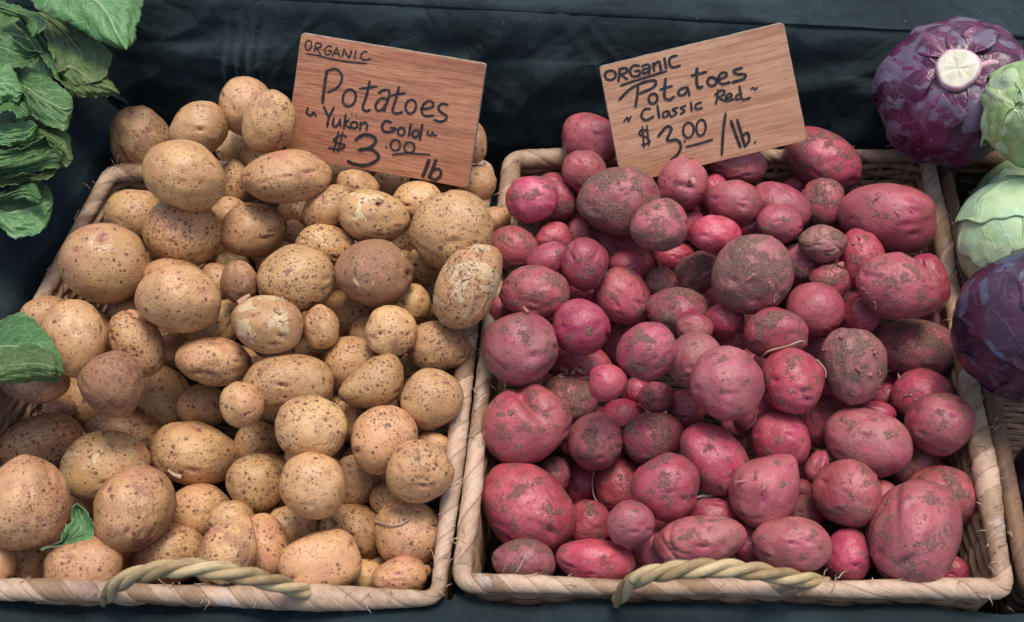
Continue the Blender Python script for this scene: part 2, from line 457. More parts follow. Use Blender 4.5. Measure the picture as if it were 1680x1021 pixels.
M = {
    'yellow': mat_yellow(), 'red': mat_red(), 'cloth': mat_cloth(),
    'weave': mat_wicker("wicker_strand", (0.30, 0.165, 0.085), (0.50, 0.32, 0.175)),
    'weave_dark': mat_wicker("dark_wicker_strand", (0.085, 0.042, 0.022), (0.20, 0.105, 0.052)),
    'rim': mat_wicker("wrapped_rim", (0.25, 0.150, 0.080), (0.62, 0.465, 0.315), .30),
    'weave_floor_shade': mat_wicker("shaded_basket_floor", (0.022, 0.011, 0.006), (0.045, 0.023, 0.013)),  # shade at the bottom of the basket, put into the cane colour
    'handle': mat_wicker("twisted_cane", (0.27, 0.180, 0.075), (0.62, 0.475, 0.245)),
    'fibre': mat_simple("frayed_fibre", (0.42, 0.28, 0.18), (0.58, 0.46, 0.34)),
    'root': mat_simple("root_hair", (0.30, 0.19, 0.12), (0.48, 0.34, 0.23)),
    'root_grey': mat_simple("dry_sprout", (0.13, 0.11, 0.09), (0.30, 0.26, 0.21)),
    'flake_red': mat_simple("loose_red_skin", (0.26, 0.075, 0.075), (0.38, 0.16, 0.13)),
    'flake_yel': mat_simple("loose_tan_skin", (0.30, 0.155, 0.085), (0.44, 0.26, 0.15)),
    'board_red': mat_board("red_brown_wood", (0.58, 0.262, 0.138), (0.46, 0.185, 0.093), (0.18, 0.064, 0.036)),
    'board_tan': mat_board("tan_wood", (0.62, 0.345, 0.195), (0.53, 0.265, 0.145), (0.30, 0.130, 0.068), .7),
    'board_edge': mat_simple("board_edge", (0.16, 0.12, 0.095), (0.33, 0.26, 0.20), 220, .8),
    'ink': mat_simple("marker_ink", (0.005, 0.006, 0.010), (0.055, 0.040, 0.036), 420, .5, .1),
    'leaf': mat_leaf("green_leaf", (0.032, 0.088, 0.026), (0.060, 0.140, 0.040), (0.24, 0.34, 0.14)),
    'leaf_olive': mat_leaf("olive_leaf", (0.042, 0.085, 0.022), (0.080, 0.130, 0.036), (0.24, 0.28, 0.12), .5, 7),
    'leaf_bright': mat_leaf("bright_leaf", (0.058, 0.150, 0.046), (0.100, 0.215, 0.072), (0.30, 0.39, 0.20)),
    'cab_red': mat_cabbage("red_cabbage_skin", (0.040, 0.007, 0.024), (0.115, 0.012, 0.058), (0.150, 0.135, 0.195), .62, (0.25, 0.10, 0.165)),  # waxy bloom patches, with sky gloss put into their colour
    'cab_dark': mat_cabbage("dark_cabbage_skin", (0.026, 0.008, 0.020), (0.062, 0.015, 0.044), (0.075, 0.105, 0.165), .55, (0.12, 0.08, 0.115)),  # bloom tint holds both the wax and a painted bluish highlight
    'cab_green': mat_cabbage("green_cabbage_skin", (0.24, 0.38, 0.12), (0.44, 0.55, 0.26), (0.40, 0.56, 0.38), .5, (0.62, 0.68, 0.46), .38),
    'cab_pale': mat_cabbage("pale_cabbage_skin", (0.33, 0.47, 0.22), (0.44, 0.58, 0.31), (0.33, 0.55, 0.38), .5, (0.62, 0.70, 0.50), .35),
    'stem': mat_simple("cut_stem", (0.58, 0.52, 0.36), (0.72, 0.69, 0.56), 90, .6, .5),
    'stem_ring': mat_simple("stem_rind", (0.45, 0.22, 0.30), (0.60, 0.42, 0.44), 90, .5, .3),
    'rib_red': mat_simple("pink_leaf_rib", (0.42, 0.20, 0.26), (0.62, 0.48, 0.45), 60, .4, .3),
}
# ------------------------------------------------------------------ the potatoes, read off the photograph
# outline centre x, y and half axes a, b in photo pixels, tilt of a in degrees, how high it lies in the heap, skin, label
YELLOW = [
 (232,232,58,50,75,0,"s6r6p1S0","brown speckled yellow potato with a white rootlet, in the back corner by the leafy greens"),
 (326,213,48,47,0,1,"s2r1g4","round smooth yellow potato against the black cloth, second along the back edge from the greens"),
 (404,175,49,45,80,0,"s2p3w2g4","topmost yellow potato of the heap, smooth, with a pink torn patch on top"),
 (442,200,53,43,98,1,"s5r4p7w3F","pinkish netted yellow potato leaning on the short edge of the red-brown price board"),
 (384,243,30,30,0,-1,"s2","shaded yellow potato between the two smooth ones at the back edge, mostly hidden"),
 (418,254,24,26,0,0,"s2r3","small shaded yellow potato under the pinkish one beside the red-brown board"),
 (303,287,68,57,10,2,"s2r1p2g6","big smooth dimpled yellow potato, in front of the back row near the greens"),
 (386,298,26,37,0,0,"s8r3","narrow upright potato with a dark netted stripe, between the big smooth and long ones"),
 (471,290,74,44,-8,2,"s6p6F","long oval yellow potato with a pink eye, lying just under the red-brown board"),
 (220,354,48,43,0,0,"s4p5w2","pale yellow potato with a pink eye, beside the wrapped rim at the back corner"),
 (300,384,64,59,0,1,"s9r2p3","round yellow potato covered in dark speckles, below the big smooth one with the dimple"),
 (415,377,56,45,-5,1,"s7g3","plump yellow potato with clustered brown specks, below the long oval potato"),
 (377,350,31,28,0,0,"s2","smooth yellow potato peeping out between the big dimpled one and the plump speckled one"),
 (169,433,70,67,0,2,"s2p7g9","big glossy greenish yellow potato with two pink eyes, by the side rim near the greens"),
 (293,490,69,56,8,2,"s2r1p2g5","large oval yellow potato with one black pit, resting in front of the netted potato"),
 (288,470,59,46,0,1,"s8r3","netted yellow potato showing only its upper edge behind the one with a black pit"),
 (392,463,36,31,70,1,"s6r8p3","small brown russet potato standing beside the one with a black pit"),
 (357,462,29,31,0,0,"s2","smooth yellow potato mostly hidden behind the small upright russet one"),
 (485,457,63,57,0,1,"s8g2","big round yellow potato with brown specks and an orange dot, centre of the back half"),
 (456,430,36,36,0,0,"s3","plain yellow potato half hidden behind the big round one with an orange dot"),
 (480,385,24,24,0,-1,"s1p7r2","pinkish yellow potato deep between the plump speckled one and the one with a black scab"),
 (535,406,50,37,15,0,"s6r1Q","oval yellow potato with a black scab, behind the large red-brown one"),
 (613,447,65,56,10,2,"s3r9p4w5","large red-brown potato with torn pale skin, in the middle of the yellow heap"),
 (613,356,61,44,10,1,"s4r3p7w6F","peeling pinkish yellow potato below the dollar sign of the red-brown board"),
 (538,342,45,34,-38,0,"s6r1","yellow potato with brown spots, wedged between the long oval and the peeling pinkish one"),
 (587,306,36,27,15,0,"s5r3F","small speckled yellow potato tucked right under the lower edge of the red-brown board"),
 (485,349,29,29,0,-1,"s8r2","dark speckled yellow potato in the shadow below the long oval potato"),
 (684,331,42,34,5,0,"s2g3F","smooth yellow potato below the lettering lb of the red-brown board, behind the biggest round one"),
 (642,298,30,28,0,-1,"s2r2S","shaded yellow potato behind the lower edge of the red-brown board"),
 (741,380,70,68,0,1,"s6r1g3F","biggest round yellow potato, finely pitted, beside the corner of the red-brown board"),
 (768,468,76,51,-58,3,"s7r2w8Q","peeled cream and brown potato with large round scabs, lying across the divider"),
 (782,302,33,32,0,0,"s1r2S","plain tan potato half behind the lower corner of the red-brown board"),
 (812,360,21,27,80,0,"s2p1","small plain yellow potato squeezed between the biggest round one and the divider rim"),
 (777,233,36,22,80,1,"s4r3S","yellow potato standing behind the red-brown board, one wrinkled side showing"),
 (692,437,30,33,0,0,"s6","speckled yellow potato in the gap between the red-brown one and the biggest round one"),
 (570,512,42,40,0,-1,"s4r2","dull shaded yellow potato beneath the large red-brown one"),
 (673,498,35,33,0,1,"s2r2w2","small tan yellow potato with torn skin, between the red-brown and the peeled scabby one"),
 (642,543,43,42,0,2,"s2r5w5","round tan potato with cream torn patches, below the small torn one by the divider"),
 (527,536,37,30,80,1,"s3r5","small egg-shaped russet potato standing beside the peeling round one in the middle"),
 (438,533,59,49,8,2,"s2r3p4w7T","round yellow potato with peeling cream skin and a curl of skin on top, mid heap"),
 (356,535,50,37,-42,0,"s2g3","smooth yellow potato sloping under the peeling one with a curl of skin"),
 (212,512,36,30,-30,0,"s4r5p5","pinkish russet potato behind the one flecked with black specks near the side rim"),
 (222,565,58,45,55,1,"s5r1p3Q","oval yellow potato flecked with black specks, above the dark round russet one"),
 (120,557,66,51,82,2,"s2g4","tall smooth yellow potato with a round scar, touching the lower green leaf"),
 (76,520,41,35,0,0,"s3r3","speckled tan potato half hidden behind the tall smooth one, next to the black cloth"),
 (156,540,43,27,62,0,"s6r2","speckled yellow potato seen as a strip between the tall smooth and the black-flecked one"),
 (187,632,55,52,60,2,"s5r9p3","dark russet round potato with a reddish end, near the side of the yellow basket"),
 (140,660,48,36,62,0,"s2g3","smooth yellow potato half under the dark russet round one"),
 (60,622,53,40,12,1,"s3r7","brown shaded potato under the lower green leaf, with a white shred hanging off"),
 (270,655,58,46,80,0,"s4p1w2","pale yellow potato with scattered brown dots, beside the dark russet round one"),
 (351,593,62,41,10,1,"s6r5p3","oval russet potato with a crease, below the round peeling one"),
 (333,668,42,37,0,0,"s3r2","plain tan potato under the creased oval russet one"),
 (397,664,36,38,0,2,"s2r4p4","small round tan potato with a pink side, before the large long potato mid heap"),
 (473,632,74,52,5,1,"s6p1","large long yellow potato with brown spots, in the middle of the yellow basket"),
 (578,598,49,47,0,0,"s3r2","round yellow potato behind the bean-shaped one"),
 (613,632,58,40,-32,1,"s7p1K","bean-shaped yellow potato with dark spots on its upper bulge"),
 (720,570,54,43,5,1,"s4r4p3","wide russet-tinged potato by the divider, below the peeled scabby one"),
 (709,655,52,51,0,1,"s6p5","round spotted yellow potato with pink eyes, touching the divider wall midway"),
 (510,703,59,54,20,2,"s9p2","round yellow potato with dense dark blotches, before the large long one"),
 (628,720,59,53,-45,2,"s7p3","egg-shaped yellow potato with dark spots, below the bean-shaped one"),
 (424,727,40,37,0,0,"s6","speckled yellow potato half hidden behind the densely blotched round one"),
 (583,690,22,30,0,-1,"s2r4","dark potato deep in the gap between the blotched round and the egg-shaped one"),
 (560,668,24,22,0,-1,"s4","grey shaded potato deep in the gap behind the bean-shaped one's lower end"),
 (690,775,56,52,10,2,"s8r2p3","round yellow potato with a brown mottled cap, near the divider in the front half"),
 (711,733,31,24,15,0,"s2r6","reddish tan potato peeping over the brown mottled cap near the divider"),
 (420,792,49,48,0,1,"s8r2","round yellow potato with brown blotches, next to the plain smooth golden one at the front"),
 (514,797,55,55,0,2,"s3g5","plain smooth golden round potato in the front half of the yellow basket"),
 (582,790,41,44,0,0,"s7p6w3","pinkish potato with cracked skin, half behind the plain smooth golden one"),
 (629,795,22,28,0,-1,"s2","shaded smooth potato in the gap below the egg-shaped one"),
 (633,820,27,28,0,0,"s3","small plain potato between the brown mottled cap and the one with a curling root"),
 (321,745,74,53,8,1,"s4p5","large long yellow potato with a shrivelled sprout end, front half"),
 (207,712,65,38,10,0,"s4p2w6","peeling yellow potato behind the pink-blushed one, below the dark russet round one"),
 (172,765,72,60,-25,1,"s3r3p6w6","big yellow potato with pink blush and peeling skin, above the pinkish brown one"),
 (66,727,71,46,-16,1,"s4r2p4w3Q","long yellow potato with black scabs, against the outer wall of the yellow basket"),
 (46,824,78,66,90,2,"s5r4p4","largest potato at the outer front of the yellow basket, pinkish grey with dark smudges"),
 (219,835,74,64,-50,2,"s3r5p6","big pinkish brown potato just above the small green leaf scrap"),
 (328,838,52,45,0,1,"s3p3","light yellow potato with few specks, beside the big pinkish brown one"),
 (380,856,38,35,0,1,"s2g3","small plain golden potato above the pointed pinkish one"),
 (282,908,63,50,0,1,"s9w4","yellow potato with heavy dark spots and a pale patch, behind the twisted handle"),
 (378,899,60,46,-62,2,"s4r5p6C","pointed pinkish potato just above the twisted handle of the yellow basket"),
 (435,897,55,40,78,1,"s3p7","tan potato with a pink streak, pressed against the pointed pinkish one"),
 (475,870,46,40,0,0,"s7r2","netted tan potato behind the tan one with the pink streak"),
 (580,872,56,45,15,0,"s8r1","tan potato dotted with dark pinpricks, behind the blocky one at the front"),
 (671,874,58,57,0,1,"s3r3p6","big tan potato with a curling root over its top, front corner by the divider"),
 (525,926,67,52,-22,2,"s3r2p4B","blocky orange-tan potato at the front rim, beside the end of the twisted handle"),
 (600,946,30,28,0,0,"s3","plain tan potato at the front rim between the blocky and small pink ones"),
 (655,947,46,35,0,2,"s2r4p6","small round pinkish potato at the front corner of the yellow basket next to the divider"),
 (697,938,11,11,0,1,"s2r4","tiny knob of a potato in the front corner beside the small pinkish one"),
 (136,936,62,56,0,2,"s3r3p4B","dome-shaped tan potato at the front rim under the small green leaf scrap"),
 (-8,928,33,44,0,2,"s3r4","cut-off tan potato at the front rim at the outer border of the photo"),
 (46,938,34,38,0,1,"s3r2","tan potato at the front rim between the cut-off one and the dome-shaped one"),
 (86,890,26,30,0,0,"s2r2","small shaded tan potato behind the dome-shaped one, under the leaf scrap's stalk"),
 (205,918,25,28,0,0,"s1r1","greenish shaded potato between the dome-shaped one and the heavily spotted one"),
 (97,672,28,24,0,0,"s2r5","dark potato deep by the outer basket wall, below the lower green leaf"),
 (285,578,34,30,0,-1,"s2r7","dark reddish potato deep in the gap beside the black-flecked one"),
 (495,577,36,34,0,-1,"s8r2","spotted potato deep in the gap below the egg-shaped russet one"),
 (603,546,30,28,0,0,"s2","plain yellow potato half hidden behind the round one with cream torn patches"),
 (703,470,18,20,0,-1,"s2","sliver of plain yellow potato between the red-brown one's neighbour and the peeled scabby one"),
 (672,600,19,22,0,-1,"s2","small pale potato deep in the gap below the round one with cream torn patches"),
 (270,552,22,24,0,-1,"s3r4","shaded potato deep in the gap beneath the one with a black pit"),
 (240,438,22,24,0,0,"s2r1","small yellow potato seen between the glossy greenish one and the dark-speckled round one"),
 (550,283,24,24,0,-1,"s2S","shaded yellow potato behind the bottom edge of the red-brown board, below the dollar sign"),
]
RED = [
 (968,231,50,43,20,0,"d3u3S","clean-faced red potato against the black cloth, touching the short edge of the tan board"),
 (959,282,39,36,35,1,"d5u4","oval red potato with dirt patches, just below the clean one against the black cloth"),
 (873,328,44,39,0,2,"d5b6","bright red potato with dirt spots and deep eyes, near the back corner by the divider"),
 (915,331,32,35,0,0,"d4u3","red potato half hidden behind the bright spotted one in the back corner"),
 (905,305,23,22,0,-1,"u2","red potato deep at the woven back wall behind the bright spotted one"),
 (1015,330,69,57,5,1,"d8u5w2","large red potato caked with dry soil, below the corner of the tan board"),
 (1120,301,42,44,0,1,"u6w5J","round red potato with peeling tan skin on top, under the tan board's lower edge"),
 (1081,369,47,44,0,2,"d7u6","dusty round red potato resting in front of the large soil-caked one"),
 (1128,368,30,27,30,0,"b3u2","red potato peeping out behind the dusty round one, below the peeling one"),
 (1173,385,45,32,8,2,"d1b8g","clean shiny crimson oval potato beside the dusty round one, back half"),
 (1204,335,46,40,15,2,"d3u4","rose-coloured round potato with a few crumbs of soil, below the 00 of the tan board"),
 (1170,316,25,31,0,0,"b5","bright red potato half behind the rose-coloured round one"),
 (1280,338,52,37,38,1,"d2u3b2","long pink potato lying aslant behind the small round one in the back half"),
 (1278,368,38,33,0,2,"d2u3","small round pinkish red potato resting on the long pink one"),
 (1348,262,70,47,32,1,"d6b2w2S","long dark red potato with soil spots, on the back rim by the tan board"),
 (1212,272,46,34,0,0,"u8w2S","brownish red potato in shade behind the lower edge of the tan board"),
 (1350,333,41,36,80,1,"d7u3","egg-shaped red potato with crusted dirt, in front of the long one at the back rim"),
 (1455,356,80,56,13,1,"d2u4w3","very large red potato with a tan nick, against the back corner by the red cabbage"),
 (1350,400,40,32,-5,2,"d7u9L","brown knobbly potato wholly covered in soil, among clean ones in the back half"),
 (1363,380,27,25,0,0,"b4","red potato peeping over the brown knobbly one"),
 (1310,432,35,30,55,1,"d6u3","small oval red potato with dirt freckles, beside the giant muddy one"),
 (1234,450,67,66,0,2,"d8u9w3","giant muddy round potato with a pale scraped spot, centre of the back half"),
 (1415,428,55,38,72,1,"d4b4J","pear-shaped scarlet potato with soil spots, below the very large one with a nick"),
 (1361,462,34,30,10,1,"d7b4","small red potato with a soil crust on one side, below the brown knobbly one"),
 (1337,510,48,47,0,2,"d1u3w2","smooth round red potato with a tan scuff, in front of the giant muddy one"),
 (1474,470,68,56,5,2,"d5u4w2","large pink oval potato with ring-like soil marks, against the side rim of the red basket"),
 (1526,462,48,29,72,1,"b5d1","bright pink potato half hidden between the ring-marked one and the side rim"),
 (1532,533,25,24,0,0,"d3u3","small red potato in the gap at the side rim below the ring-marked one"),
 (1410,515,33,34,0,0,"d3b2","dark red potato half under the large ring-marked one"),
 (1499,571,73,48,8,1,"d8u2w2","long red potato with thick clods of dirt, against the side rim below the ring-marked one"),
 (1400,600,64,55,82,2,"d7u9w4J","brown earthy potato with ragged peeling skin, beside the clodded long one"),
 (1273,547,52,43,0,2,"d6b3","oval red potato with small grey spots and a long root below it"),
 (1300,625,52,55,0,2,"d5b4p3","round red potato with many purple eyes, between the big dusty and the brown earthy one"),
 (1340,574,24,22,0,-1,"u5","purple shaded potato deep in the gap above the brown earthy one"),
 (1189,527,32,30,0,1,"d4b1","small round red potato under the giant muddy one"),
 (1114,511,56,40,10,1,"d7b6","pink potato half coated with soil and showing purple eyes, centre of the red basket"),
 (1085,462,27,24,0,1,"d8u4T","tiny muddy red potato with a sprout on top"),
 (1141,450,45,34,-28,0,"d7u5","muddy oval red potato half behind the giant muddy round one"),
 (1105,420,34,30,0,-1,"b2w2","dark red potato deep in the gap below the dusty round one"),
 (1023,489,50,45,42,1,"d4u4","plump red potato with a dirt smudge, behind the clean bright round one"),
 (960,433,44,40,80,2,"d3u1b1","deep red glossy round potato with one black soil spot, upper middle of the basket"),
 (1015,416,52,37,42,0,"d6b2","arched red potato behind the plump and the deep red glossy ones"),
 (1030,437,32,28,10,1,"d2u2b2","small pink potato nestled against the arched one"),
 (843,408,42,37,20,1,"d6u4","red potato with square dirt patches, at the divider beside the biggest yellow one"),
 (866,386,23,22,0,0,"d9u8","brown soil-covered potato behind the one with square dirt patches"),
 (908,389,31,25,0,1,"d2b2u2","small red potato with purplish dents, behind the deep red glossy one"),
 (900,428,38,30,-15,1,"d2b2u2","red oval potato half hidden by the deep red glossy one"),
 (877,480,58,45,8,2,"d6u4","wide red potato with dark dirt streaks, next to the peeled scabby yellow one"),
 (951,383,20,19,0,0,"d5u6","dull little red potato behind the deep red glossy one"),
 (938,374,26,22,0,-1,"b2","red potato mostly buried below the large soil-caked one"),
 (853,572,63,61,0,2,"d5u5","large round red potato with a small white bump, by the divider in the middle"),
 (954,537,48,47,0,2,"d3b7","clean bright crimson round potato beside the large round one at the divider"),
 (1061,577,50,49,0,2,"d6b3","round red potato with a grainy soil patch on one side, below the plump one"),
 (1140,590,45,47,0,1,"d3u8","brownish purple potato with an orange eye, half behind the big dusty round one"),
 (1140,540,31,25,0,1,"u5b1","small dull pink potato behind the brownish purple one"),
 (1193,629,61,62,0,3,"d3u7","big dusty pink round potato lying on top in the centre of the red basket"),
 (955,606,50,40,0,-1,"u2b1","smooth red potato sunk below the clean bright crimson one"),
 (998,628,32,31,0,2,"d0u1","small smooth dark red ball of a potato, centre front of the bright crimson one"),
 (932,655,50,42,10,0,"d9u3R","red potato matted with root hairs and soil, behind the folded heart-shaped one"),
 (863,697,77,65,-12,2,"d4u3H","large heart-shaped red potato with a deep fold, by the divider"),
 (1076,652,30,26,0,1,"d6u4","small muddy red potato below the one with a grainy soil patch"),
 (1045,640,20,22,0,-1,"d4","dark red potato deep beside the small smooth red ball"),
 (1126,671,32,33,0,0,"d3u3w4","red potato with a tan patch, half under the big dusty round one"),
 (1022,690,41,36,0,0,"d2b3w1","pink dented potato behind the scarred one next to the heart-shaped potato"),
 (975,724,47,48,0,1,"d5u5w2","scarred red potato with pale scratches, beside the folded heart-shaped one"),
 (1072,718,52,43,-15,1,"d7b4","oval red potato with a broad dirt crust, below the small muddy one"),
 (1171,753,66,50,52,1,"d4b5w2","long bright red potato with soil specks, lying down the slope below the big dusty one"),
 (1280,723,49,48,0,1,"d2u1b2","smooth round red potato behind the pointed one"),
 (1236,680,36,27,-52,0,"d3b3","red potato end sticking out from under the big dusty round one"),
 (1358,695,48,42,-15,1,"d5b3","bright red potato half under the large dusty brown-pink one"),
 (1422,728,73,57,14,2,"d3u8","large dusty brown-pink potato with a black pinhole, front half"),
 (1512,651,50,47,0,1,"d4b2w3J","red potato with a pale peeled cap, near the side rim"),
 (1541,697,56,52,0,2,"d5u3","round red potato with a dirt arc, hanging over the side rim"),
 (1452,655,26,26,0,-1,"b1","dark red potato deep in the gap beside the peeled-cap one"),
 (1438,676,32,18,10,0,"b3","flat slip of red potato showing above the large dusty brown-pink one"),
 (1500,766,45,40,30,0,"d7u6","grubby red potato sunk behind the dusty brown-pink one, near the side wall"),
 (1545,817,60,53,20,1,"d6u3","red potato with dirt flecks leaning on the side wall behind the giant lumpy one"),
 (1505,876,86,83,-30,2,"d5u5L","giant lumpy pink potato with creases and eyes, in the front corner of the red basket"),
 (1388,810,56,56,0,2,"d5u4b1","round pink-red potato with grey smears, beside the giant lumpy one"),
 (1258,800,68,57,-52,2,"d1u5b2C","pointed pink potato with a pale tip, front half of the red basket"),
 (1340,766,29,19,-65,0,"d3u4L","small ridged finger-like red potato between the pointed and the round grey-smeared one"),
 (1320,842,34,30,0,-1,"d5","muddy red potato deep beneath the pointed pink one"),
 (1298,894,65,47,8,2,"d4u7","dusty oval pink potato beside the end of the twisted handle"),
 (1390,912,38,46,0,1,"d3b5","bright red potato squeezed between the dusty oval and the giant lumpy one"),
 (1228,892,30,32,0,0,"u4b1","red potato seen as a strip between the knobbly tan-patched and the dusty oval one"),
 (1170,850,48,35,0,0,"d3b3w2","red potato with a dry grey sprout, below the long bright one"),
 (1148,891,78,45,-3,2,"d3u7w3L","long knobbly potato with tan patches, just above the red basket's twisted handle"),
 (1077,905,38,37,-40,1,"d3u3","red potato end tucked beside the long knobbly tan-patched one"),
 (977,921,66,36,4,2,"d3b5","clean oblong red potato lying along the front rim"),
 (859,922,53,38,5,2,"d6u4b1","red potato with many small soil flecks, in the front corner by the divider"),
 (864,834,86,68,45,2,"d5b2w1","huge smooth red potato leaning on the divider wall in the front half"),
 (964,860,39,40,0,0,"d4b3w2","cracked red potato behind the clean oblong one at the front"),
 (1034,859,40,38,0,2,"d2u5b2","small round pinkish potato above the clean oblong one"),
 (1091,800,57,57,0,2,"d5b5","round bright magenta potato in the front half, above the small round pinkish one"),
 (1015,795,40,47,0,0,"d5b1","deep red potato half behind the round bright magenta one"),
 (905,786,29,38,20,0,"d6u4","grubby potato seen between the huge smooth and the heart-shaped one"),
 (953,797,36,42,0,-1,"d3","dark purple potato deep under the scarred red one"),
 (1025,907,22,22,0,-1,"u8","brownish potato sunk behind the end of the clean oblong one"),
 (1418,846,24,24,0,-1,"d2","dark potato deep in the gap beside the round grey-smeared one"),
 (1448,812,24,24,0,0,"d5u4","small dirty potato between the round grey-smeared and the giant lumpy one"),
 (1560,938,28,26,0,0,"b2d3","deep red potato beneath the giant lumpy one at the front corner"),
 (1307,308,22,20,0,-1,"d3","dark red potato sunk behind the long pink one, near the back wall"),
 (1232,380,20,18,0,-1,"b2","red potato sunk below the rose-coloured round one"),
 (1147,343,18,18,0,-1,"b2","red potato sunk under the peeling round one by the tan board"),
 (957,482,26,22,0,-1,"b2","dark red potato sunk beneath the deep red glossy one"),
 (822,512,20,26,0,0,"u3","red potato sliver between the peeled scabby yellow one and the large round one"),
 (1203,562,22,20,0,-1,"d4","dark red potato sunk beside the small round one under the muddy giant"),
 (1357,642,20,20,0,-1,"b2","red potato sunk between the many-eyed and the brown earthy one"),
]
# ------------------------------------------------------------------ baskets: rim corners on the table's rim plane z = 0
def quad(px):
    return [at_z(x, y, 0.0) for x, y in px]
RIM_Y = quad([(-178, 968), (722, 982), (797, 276), (182, 280)])      # front-outer, front-inner, back-inner, back-outer
RIM_R = quad([(757, 957), (1648, 972), (1520, 258), (838, 262)])
RIM_C = quad([(1688, 966), (2560, 985), (2200, 255), (1548, 256)])
VF = (RIM_R[0].y + RIM_R[1].y) / 2
VB = (RIM_R[2].y + RIM_R[3].y) / 2
DEPTH = 0.135

# ------------------------------------------------------------------ price boards (planes first: the potatoes lie around them)
def board_plane(px, py, t, lean, yaw):
    p0 = at_t(px, py, t)
    n = Vector((math.sin(yaw) * math.cos(lean), -math.cos(yaw) * math.cos(lean), math.sin(lean)))
    return p0, n
B1 = board_plane(690, 285, 1.335, RAD(33), RAD(-8))
B2 = board_plane(1150, 268, 1.345, RAD(33), RAD(6))
Q1 = [on_plane(x, y, *B1) for x, y in ((494, 54), (798, 105), (768, 309), (467, 256))]
Q2 = [on_plane(x, y, *B2) for x, y in ((983, 110), (1286, 37), (1325, 230), (1020, 304))]

def vfront(x):
    a, b = (RIM_Y[0], RIM_Y[1]) if x < (RIM_Y[1].x + RIM_R[0].x) / 2 else (RIM_R[0], RIM_R[1])
    return a.y + (b.y - a.y) * (x - a.x) / (b.x - a.x)

def parse(s):
    d, k = {}, None
    for ch in s:
        if ch.isdigit() and k: d[k] = int(ch) / 9.0
        else:
            k = ch; d[k] = d.get(k, 0.0 if ch.islower() else 1.0)
    return d

def solve(items, plane, seed):
    """Depth of every potato along its line of sight so that the heap is solid: neighbours touch and none cut each other."""
    n = len(items)
    X = np.array([[i[0], i[1]] for i in items], float)
    A = np.array([i[2] for i in items], float); B = np.array([i[3] for i in items], float)
    rot = np.radians([i[4] for i in items]); L = np.array([i[5] for i in items], float)
    fl = [parse(i[6]) for i in items]
    Cd = np.sqrt(A * B) * 0.96
    t0 = np.zeros(n)
    for i, it in enumerate(items):
        p = at_z(X[i, 0], X[i, 1], 0)
        f = min(max((p.y - VF) / (VB - VF), 0), 1)
        z = -0.030 + 0.030 * min(f * 3, 1) + 0.018 * f + 0.020 * L[i]
        p = at_z(X[i, 0], X[i, 1], z)
        r = Cd[i] * 1.3 / FPX
        if p.y > VB - 0.03 - r: p = at_v(X[i, 0], X[i, 1], VB - 0.03 - r)
        t0[i] = (p - CAM).dot(FWD)
    pairs = []
    for i in range(n):
        for j in range(i + 1, n):
            d = X[j] - X[i]; dist = np.hypot(*d)
            if dist > A[i] + A[j] + 5: continue
            th = math.atan2(d[1], d[0])
            ri = A[i] * B[i] / math.hypot(B[i] * math.cos(th - rot[i]), A[i] * math.sin(th - rot[i]))
            rj = A[j] * B[j] / math.hypot(B[j] * math.cos(th - rot[j]), A[j] * math.sin(th - rot[j]))
            k = dist / (ri + rj)
            if k >= 1: continue
            gap = math.sqrt(1 - k * k) * (Cd[i] + Cd[j]) * 0.97 / FPX
            key_i, key_j = (L[i], X[i, 1]), (L[j], X[j, 1])
            if key_i[0] == key_j[0] and abs(d[1]) < 3: fr = i if A[i] > A[j] else j
            else: fr = i if key_i > key_j else j
            pairs.append((fr, j if fr == i else i, gap))
    p0, nn = plane
    cons = []
    for i in range(n):
        if 'S' in fl[i] or 'F' in fl[i]:
            q = on_plane(X[i, 0], X[i, 1], p0, nn)
            tp = (q - CAM).dot(FWD)
            cs = abs(ray(X[i, 0], X[i, 1]).normalized().dot(nn))
            cons.append((i, tp, Cd[i] * 1.35 / FPX / cs * 1.05 + (0.007 if 'S' in fl[i] else 0.002), 'S' in fl[i]))
    for i in range(n):
        if X[i, 1] + B[i] > 925:
            r = max(A[i] * abs(math.sin(rot[i])), B[i]) * .95 / FPX * 1.1
            p = at_z(X[i, 0], X[i, 1], 0)
            q = at_v(X[i, 0], X[i, 1], vfront(p.x) + .0125 + r * .92)
            cons.append((i, (q - CAM).dot(FWD), 0.0, True))
    t = t0.copy()
    for it in range(600):
        w = 0.06 if it < 350 else 0.0
        t += (t0 - t) * w
        for a, b, gap in pairs:
            g = gap * 0.5 * (t[a] + t[b])
            e = g - (t[b] - t[a])
            if e > 0:
                t[a] -= e * .45; t[b] += e * .45
        for i, tp, off, behind in cons:
            if behind: t[i] = max(t[i], tp + off)
            else: t[i] = min(t[i], tp - off)
    worst = max(gap * t[a] - (t[b] - t[a]) for a, b, gap in pairs)
    print("heap solved: worst overlap %.4f m, depth shift mean %.4f max %.4f" % (worst, np.abs(t - t0).mean(), np.abs(t - t0).max()))
    zs = [at_t(X[i, 0], X[i, 1], t[i]).z for i in range(n)]
    print("centre heights", round(min(zs), 3), round(max(zs), 3))
    return t

# ------------------------------------------------------------------ one potato
bm_ = bmesh.new()
bmesh.ops.create_icosphere(bm_, subdivisions=5, radius=1.0)
SPH = np.array([v.co[:] for v in bm_.verts]); SPH /= np.linalg.norm(SPH, axis=1)[:, None]
SPF = [tuple(v.index for v in f.verts) for f in bm_.faces]
bm_.free()

